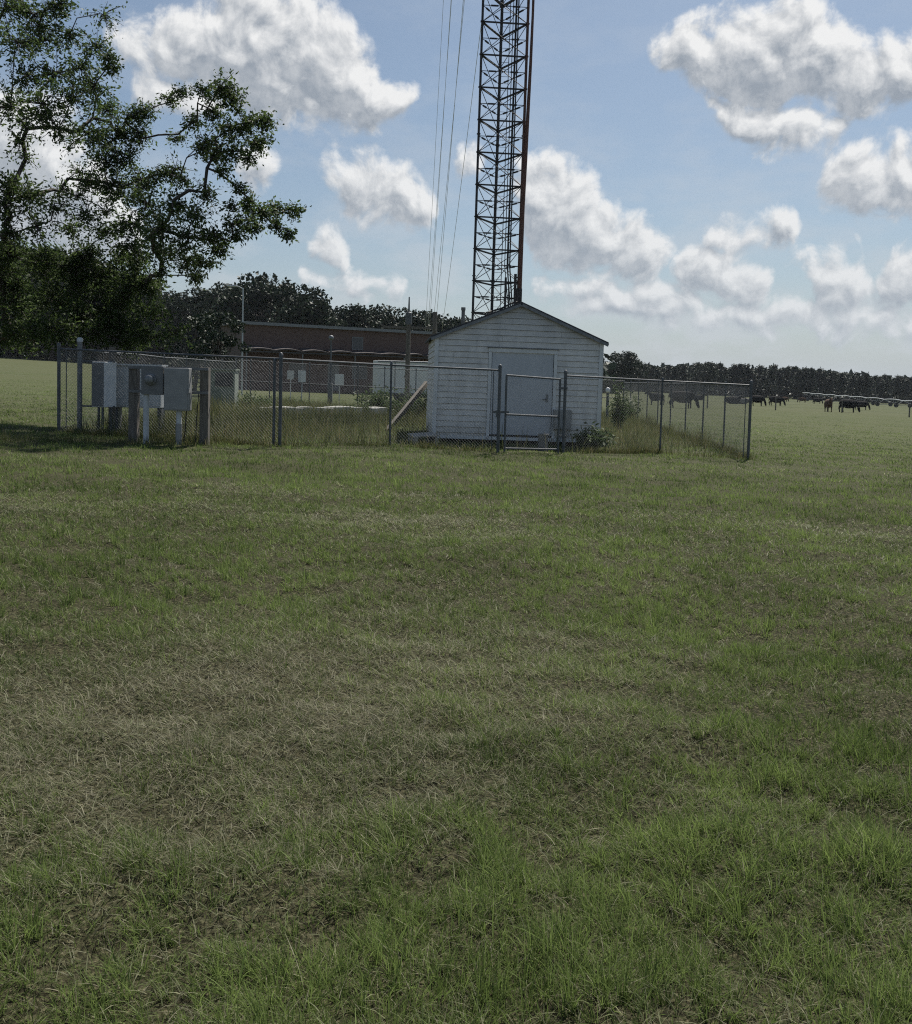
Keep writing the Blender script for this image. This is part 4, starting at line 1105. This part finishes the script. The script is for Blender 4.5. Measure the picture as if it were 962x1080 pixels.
# skyline of the left wood: (column, top row, distance)
front = [(8,258,176),(30,262,172),(55,266,178),(80,268,174),(105,276,180),(130,286,178),(152,296,176),(176,306,174),(200,308,168),(222,304,162),(246,297,156),(268,291,150),(290,295,146),(312,303,142),(330,316,142),(348,330,146),
         (366,325,150),(384,322,152),(402,323,154),(420,327,156),(440,330,158),(458,328,160),(475,334,162),(500,336,166),(-14,256,176),(-36,250,180),(-60,252,182)]
top0 = {0: 12, 1: 13, 2: 11, 3: 12}
for (px, py, d) in front:
    p = on(px, d); top = at(px, py, d); H = top.z-p.z; k = rt.randrange(4)
    t = place(protos, k, p, rt.uniform(0, 6.28), H/top0[k]*1.0)
    tag(t, 'dark rounded broadleaf tree in the front of the wood at left', 'tree', GF)
for k_ in range(22):     # second rank closing the gaps
    px = -40+k_*25; d = 192-k_*.6+rt.uniform(-5, 5); p = on(px, d)
    yy = np.interp(px, [f[0] for f in sorted(front)], [f[1] for f in sorted(front)])+14
    H = at(px, yy, d).z-p.z; k = rt.randrange(4)
    t = place(protos, k, p, rt.uniform(0, 6.28), H/top0[k]); tag(t, 'dark rounded broadleaf tree in the front of the wood at left', 'tree', GF)
# dense understorey so that no sky shows at the foot of the wood
# clump just right of the shed and the taller dark clump in the pine line
for (px, py, d, lab) in ((667, 380, 240, 'smaller rounded dark tree right of the taller one beside the shed'), (655, 372, 210, 'rounded dark tree just right of the shed roof, taller than the pines'), (742, 383, 300, 'bushy dark tree standing out above the middle of the pine line')):
    p = on(px, d); H = at(px, py, d).z-p.z; k = rt.randrange(4); t = place(protos, 2, p, rt.uniform(0, 6.28), H/top0[2]); tag(t, lab, 'tree')
# small tree beside the brick building
lt_ = broad_proto(41, 4.2, 1.2, M['forestleaf'], 34, 60, .17, .2)
lt_.name = 'small_tree'; lt_.location = on(231, 48); H = at(231, 328, 48).z-lt_.location.z; lt_.scale = (H/4.2,)*3; tag(lt_, 'small green tree at the left end of the brick building', 'tree')
lt2 = broad_proto(43, 4.2, 1.6, M['forestleaf'], 34, 60, .17, .1)
lt2.name = 'small_tree'; lt2.location = on(205, 56); H = at(205, 330, 56).z-lt2.location.z; lt2.scale = (H/4.2,)*3; tag(lt2, 'low leafy tree between the oak and the small green tree', 'tree')

pines = [pine_proto(51, 12, 2.6), pine_proto(52, 13, 2.3), pine_proto(53, 11.5, 2.8)]
ph = [12, 13, 11.5]
GP = 'pines along the far edge of the pasture'
for k_ in range(74):
    px = 636+k_*4.75+rt.uniform(-1.5, 1.5); d = 330+rt.uniform(-10, 14)-(px-640)*.06
    p = on(px, d); py = np.interp(px, [636, 700, 760, 850, 962, 1000], [383, 386, 385, 390, 401, 404])+rt.uniform(-2.5, 3.0)
    H = max(5, at(px, py, d).z-p.z); k = rt.randrange(3)
    t = place(pines, k, p, rt.uniform(0, 6.28), H/ph[k]); tag(t, 'dark pine in the line of pines beyond the cattle pasture', 'tree', GP)
# the wood behind them that reads as one mass
pts = []
for k_ in range(9500):
    px = rng.uniform(600, 1040); d = rng.uniform(334, 385); p = (px-481)/FPX*d
    yy = np.interp(px, [600, 700, 850, 962, 1040], [386, 388, 392, 402, 409]); zt = at(px, yy, d).z; zb = g1(p, d)
    pts.append((p, d, zb+(zt-zb)*rng.random()**.9))
o = crown_obj('far_wood', pts, 2.6, M['pineleaf'], None, .8, .1); tag(o, 'dark mass of far wood closing the view behind the pine line', 'woodland', kind='stuff')
pts = []
for k_ in range(5200):
    px = rng.uniform(-120, 640); d = rng.uniform(205, 230); p = (px-481)/FPX*d; zb = g1(p, d)
    yy = np.interp(px, [-120, 60, 150, 250, 350, 640], [300, 300, 325, 330, 350, 372]); zt = at(px, yy, d).z
    pts.append((p, d, zb-.5+(zt-zb)*rng.random()))
for k_ in range(4200):
    px = rng.uniform(-150, 640); d = rng.uniform(186, 215); p = (px-481)/FPX*d; pts.append((p, d, g1(p, d)+rng.uniform(-.4, 5.5)))
o = crown_obj('far_wood', pts, 2.2, M['forestleaf'], None, .8, .1); tag(o, 'dark mass of wood filling in behind the broadleaf trees at left', 'woodland', kind='stuff')

# ------------------------------------------------------------------ shrubs
def shrub(px, d, H, Rw, label, n=26, per=26, leaf=.10, mat='shrubleaf', asp=.35):
    p = on(px, d); root = thing('shrub', label, 'shrub', p)
    sm = MB(); pts = []; r_s = np.random.default_rng(int(px*7))
    for k in range(n):
        th = r_s.uniform(0, 2*PI); rr_ = Rw*math.sqrt(r_s.random()); hh = H*(r_s.uniform(.5, 1.0))*(1-.4*(rr_/Rw)**2)
        tip = Vector((math.cos(th)*rr_, math.sin(th)*rr_, hh)); sm.tube([(0, 0, 0), tip*.5+Vector((0, 0, .1*H)), tip], [.012, .008, .003], 4, False)
        for j in range(per):
            t = r_s.uniform(.25, 1.05); q = tip*t; pts.append((q.x+r_s.normal(0, .08*Rw+.02), q.y+r_s.normal(0, .08*Rw+.02), q.z+r_s.normal(0, .05)))
    sm.build('stem', M['wood'], root); crown_obj('foliage', pts, leaf, M[mat], root, asp, -.2)
shrub(626, 22.2, .62, .55, 'low leafy green bush at the right foot of the shed', 30, 30, .13)
shrub(652, 32, 2.0, .45, 'tall narrow shrub behind the right side of the shed', 26, 40, .13)
shrub(664, 40, 1.5, .5, 'pale round weed shrub right of the tall narrow one', 20, 26, .12)
shrub(398, 37, 1.35, 1.0, 'spreading leafy shrub left of the diagonal brace', 34, 30, .15)
shrub(428, 36, 1.1, .9, 'bushy grey green shrub in front of the white trailer', 30, 30, .14)
shrub(447, 33, 1.2, .8, 'shrub against the left wall of the shed', 26, 30, .13)
shrub(377, 33.5, .6, .6, 'small low weed clump beside the broken curb', 18, 24, .12)
shrub(266, 34, .75, .8, 'yellowish weed clump at the left end of the curb', 22, 26, .13)
shrub(300, 37.5, .5, .9, 'low weed clump behind the left part of the curb', 20, 26, .12)

# white capped marker post
mk_ = on(640, 38); mkp = thing('marker_post', 'dark post with a round white top just right of the shed wall', 'marker post', mk_)
MB().lathe([(.06, -.2), (.06, 1.3)], 8).build('post', M['galv_dark'], mkp); MB().lathe([(.03, 1.3), (.09, 1.34), (.10, 1.42), (.08, 1.5), (.02, 1.54)], 12).build('white_top', M['white'], mkp, smooth=True)

# ------------------------------------------------------------------ cattle pasture
def cow_mesh(name, pose, mat):
    """one fused body: elliptical lofts for trunk, neck, head, legs, ears and tail, merged by a voxel remesh"""
    mb = MB(); lying = pose == 'lying'; dz = -.50 if lying else 0
    def loft(pts, n=12):
        base = len(mb.v)
        for k, (x, y, z, ry, rz) in enumerate(pts):
            p0 = Vector(pts[max(0, k-1)][:3]); p1 = Vector(pts[min(len(pts)-1, k+1)][:3]); t = (p1-p0).normalized()
            side = Vector((0, 1, 0)); side = (side-t*side.dot(t)).normalized(); up = t.cross(side)
            for j in range(n):
                an = 2*PI*j/n; q = Vector((x, y, z))+side*math.cos(an)*ry+up*math.sin(an)*rz; mb.v.append(tuple(q))
        for k in range(len(pts)-1):
            for j in range(n):
                i0 = base+k*n+j; i1 = base+k*n+(j+1) % n; mb.f.append((i0, i1, i1+n, i0+n))
        mb.f.append(tuple(base+j for j in range(n))[::-1]); mb.f.append(tuple(base+(len(pts)-1)*n+j for j in range(n)))
    loft([(-.98, 0, 1.10+dz, .10, .12), (-.90, 0, 1.05+dz, .21, .25), (-.62, 0, 1.00+dz, .30, .36), (-.2, 0, .90+dz, .38, .48), (.2, 0, .89+dz, .38, .48), (.52, 0, .92+dz, .30, .45), (.78, 0, 1.00+dz, .19, .30), (.9, 0, 1.02+dz, .12, .2)])
    if pose == 'grazing':
        loft([(.62, 0, 1.08, .17, .28), (.92, 0, .92, .14, .22), (1.12, 0, .66, .11, .15), (1.2, 0, .50, .10, .12)]); hd = Vector((1.16, 0, .52)); hv = Vector((.16, 0, -.48))
    else:
        loft([(.62, 0, 1.08+dz, .17, .28), (.90, 0, 1.24+dz, .14, .21), (1.10, 0, 1.38+dz, .11, .14), (1.2, 0, 1.42+dz, .10, .12)]); hd = Vector((1.14, 0, 1.45+dz)); hv = Vector((.40, 0, -.24))
    loft([tuple(hd-hv*.12)+(.08, .09), tuple(hd+hv*.1)+(.13, .15), tuple(hd+hv*.45)+(.12, .13), tuple(hd+hv*.8)+(.095, .10), tuple(hd+hv*1.0)+(.07, .065)])
    for sg in (-1, 1):
        e0 = hd+Vector((0, sg*.09, .03)); loft([tuple(e0)+(.03, .04), tuple(e0+Vector((-.03, sg*.12, .03)))+(.03, .06), tuple(e0+Vector((-.05, sg*.22, .0)))+(.015, .02)], 6)
        if lying:
            loft([(.55, sg*.20, .30, .12, .14), (.85, sg*.24, .13, .08, .08), (.62, sg*.30, .07, .06, .05)], 8); loft([(-.55, sg*.28, .34, .17, .2), (-.2, sg*.40, .17, .10, .10), (-.55, sg*.46, .07, .06, .05)], 8)
        else:
            of = sg*.09
            loft([(.56, sg*.16, .84, .13, .17), (.58+of*.6, sg*.18, .60, .10, .11), (.60+of, sg*.18, .38, .07, .07), (.60+of, sg*.18, .14, .052, .055), (.62+of, sg*.18, .0, .062, .07)], 8)
            loft([(-.62, sg*.16, .92, .17, .25), (-.70-of*.6, sg*.19, .66, .13, .17), (-.84-of, sg*.18, .44, .075, .085), (-.78-of, sg*.18, .16, .055, .06), (-.75-of, sg*.18, .0, .062, .07)], 8)
    loft([(-.97, 0, 1.14+dz, .04, .04), (-1.06, 0, .95+dz*.9, .032, .032), (-1.09, 0, .55+dz*.6, .03, .03), (-1.08, 0, .38+dz*.45, .05, .05), (-1.08, 0, .28+dz*.4, .02, .02)], 6)
    o = mb.build(name, mat); rm = o.modifiers.new('fuse', 'REMESH'); rm.mode = 'VOXEL'; rm.voxel_size = .035; rm.use_smooth_shade = True
    sm_ = o.modifiers.new('soften', 'SMOOTH'); sm_.iterations = 3
    mat.node_tree.nodes['Principled BSDF'].inputs['Specular IOR Level'].default_value = .12; mat.node_tree.nodes['Principled BSDF'].inputs['Roughness'].default_value = .85
    return o
GC = 'cattle grazing in the far pasture'
cow_mats = {'k': 'cowblack', 'b': 'cowbrown', 'p': 'cowpied'}
cows = [  # column, distance, pose, heading, coat, scale, label
 (894.5, 101, 'grazing', R(8), 'k', 1.05, 'large black cow grazing side on, biggest in the right of the pasture'),
 (873.5, 99, 'standing', R(-100), 'b', 1.0, 'dark brown cow facing the camera beside the large black one'),
 (909, 128, 'grazing', R(5), 'k', .92, 'black cow partly hidden behind the large grazing black cow'),
 (798.5, 115, 'grazing', R(15), 'k', .98, 'black cow grazing just right of the fence corner post'),
 (818.5, 128, 'grazing', R(-10), 'k', .95, 'black cow grazing above the lone pasture fence post'),
 (719, 78, 'grazing', R(-12), 'k', 1.08, 'large black cow seen through the chain link, head down to the right'),
 (692, 88, 'standing', R(200), 'k', .85, 'black cow seen through the chain link left of the large one'),
 (736.5, 150, 'lying', R(0), 'k', 1.0, 'black cow lying far off seen through the chain link'),
 (772.5, 125, 'lying', R(10), 'k', 1.15, 'black cow lying close left of the corner post'),
 (783, 128, 'lying', R(170), 'p', 1.0, 'pale brown pied cow lying beside the corner post'),
 (862, 190, 'grazing', R(0), 'k', .9, 'tiny black cow far off left of the brown one'),
 (828, 205, 'grazing', R(20), 'b', .8, 'leftmost of the two small far calves, facing right'),
 (846, 206, 'grazing', R(170), 'b', .8, 'small far calf right of the leftmost far calf, facing left'),
 ]
cow_protos = {}
for (px, d, pose, hd, coat, scl, lab) in cows:
    key = (pose, coat)
    if key not in cow_protos: o = cow_protos[key] = cow_mesh('cow', pose, M[cow_mats[coat]])
    else: o = cow_protos[key].copy(); C.objects.link(o)
    o.location = on(px, d); o.rotation_euler.z = hd; o.scale = (scl,)*3
    tag(o, lab, 'cow', GC)
# wire fence of the pasture
wp = [on(746, 84)]+[on(818, 92), on(888, 97)]+[on(959, 90)]+[on(1030, 88)]
wf = thing('wire_fence', 'low wire fence on dark posts crossing the pasture before the cattle', 'fence', wp[0])
for p in wp: MB().box((0, 0, .55), (.10, .10, 1.5)).build('post', M['wood'], wf, loc=p-wp[0])
for hh in (.35, .65, .95, 1.2):
    MB().tube([p-wp[0]+Vector((0, 0, hh)) for p in wp], .006, 4).build('wire', M['wire'], wf)
# centre-pivot irrigation boom
i0, i1 = on(846, 260), on(975, 175)
irr = thing('irrigation_boom', 'long pale irrigation boom on wheeled towers across the far pasture', 'irrigation boom', i0)
iv = i1-i0; nsp = 6
M['pale_steel'] = simple('pale_galvanised_boom', (.75, .77, .78), (.62, .64, .65), .5, .0, 2)
zt0 = at(848, 414.5, 260).z-i0.z; zt1 = at(975, 424.5, 175).z-i1.z
nsp = 8
for k in range(nsp):
    a_ = iv*(k/nsp)+Vector((0, 0, zt0+(zt1-zt0)*k/nsp)); c_ = iv*((k+1)/nsp)+Vector((0, 0, zt0+(zt1-zt0)*(k+1)/nsp))
    ptz = [a_.lerp(c_, j/8)+Vector((0, 0, .18*math.sin(PI*j/8))) for j in range(9)]
    MB().tube(ptz, .075, 6).build('pipe_span', M['pale_steel'], irr)
    tz = MB(); low = [a_.lerp(c_, j/8)+Vector((0, 0, -.5*math.sin(PI*j/8))) for j in range(9)]
    tz.tube(low, .015, 4)
    for j in range(1, 8): tz.tube([low[j], ptz[j]], .015, 4)
    tz.build('truss', M['pale_steel'], irr)
    zz = c_.z; g_ = iv*((k+1)/nsp)
    g_.z = g1(i0.x+g_.x, i0.y+g_.y)-i0.z
    fr2 = MB(); fr2.bar(c_, g_+Vector((1.6, .4, .5)), .05); fr2.bar(c_, g_+Vector((-1.6, -.4, .5)), .05); fr2.bar(g_+Vector((1.6, .4, .5)), g_+Vector((-1.6, -.4, .5)), .09); fr2.build('drive_frame', M['galv'], irr)
    for sg in (1, -1):
        MB().lathe([(.42, -.1), (.48, -.07), (.48, .07), (.42, .1)], 14).build('wheel', M['cable'], irr).matrix_local = Matrix.Translation(g_+Vector((1.6*sg, .4*sg, .6))) @ Matrix.Rotation(PI/2, 4, 'X')

# ------------------------------------------------------------------ summer haze
hz_ = MB().box((0, 200, 52), (900, 560, 116)).build('haze', bpy.data.materials.new('pale_air'))
hm = hz_.data.materials[0]; hm.use_nodes = True; hn = hm.node_tree; hn.nodes.remove(hn.nodes['Principled BSDF'])
pv = hn.nodes.new('ShaderNodeVolumePrincipled'); pv.inputs['Density'].default_value = .00011; pv.inputs['Color'].default_value = (.80, .86, .95, 1)
hn.links.new(pv.outputs[0], hn.nodes['Material Output'].inputs['Volume']); tag(hz_, kind='stuff')
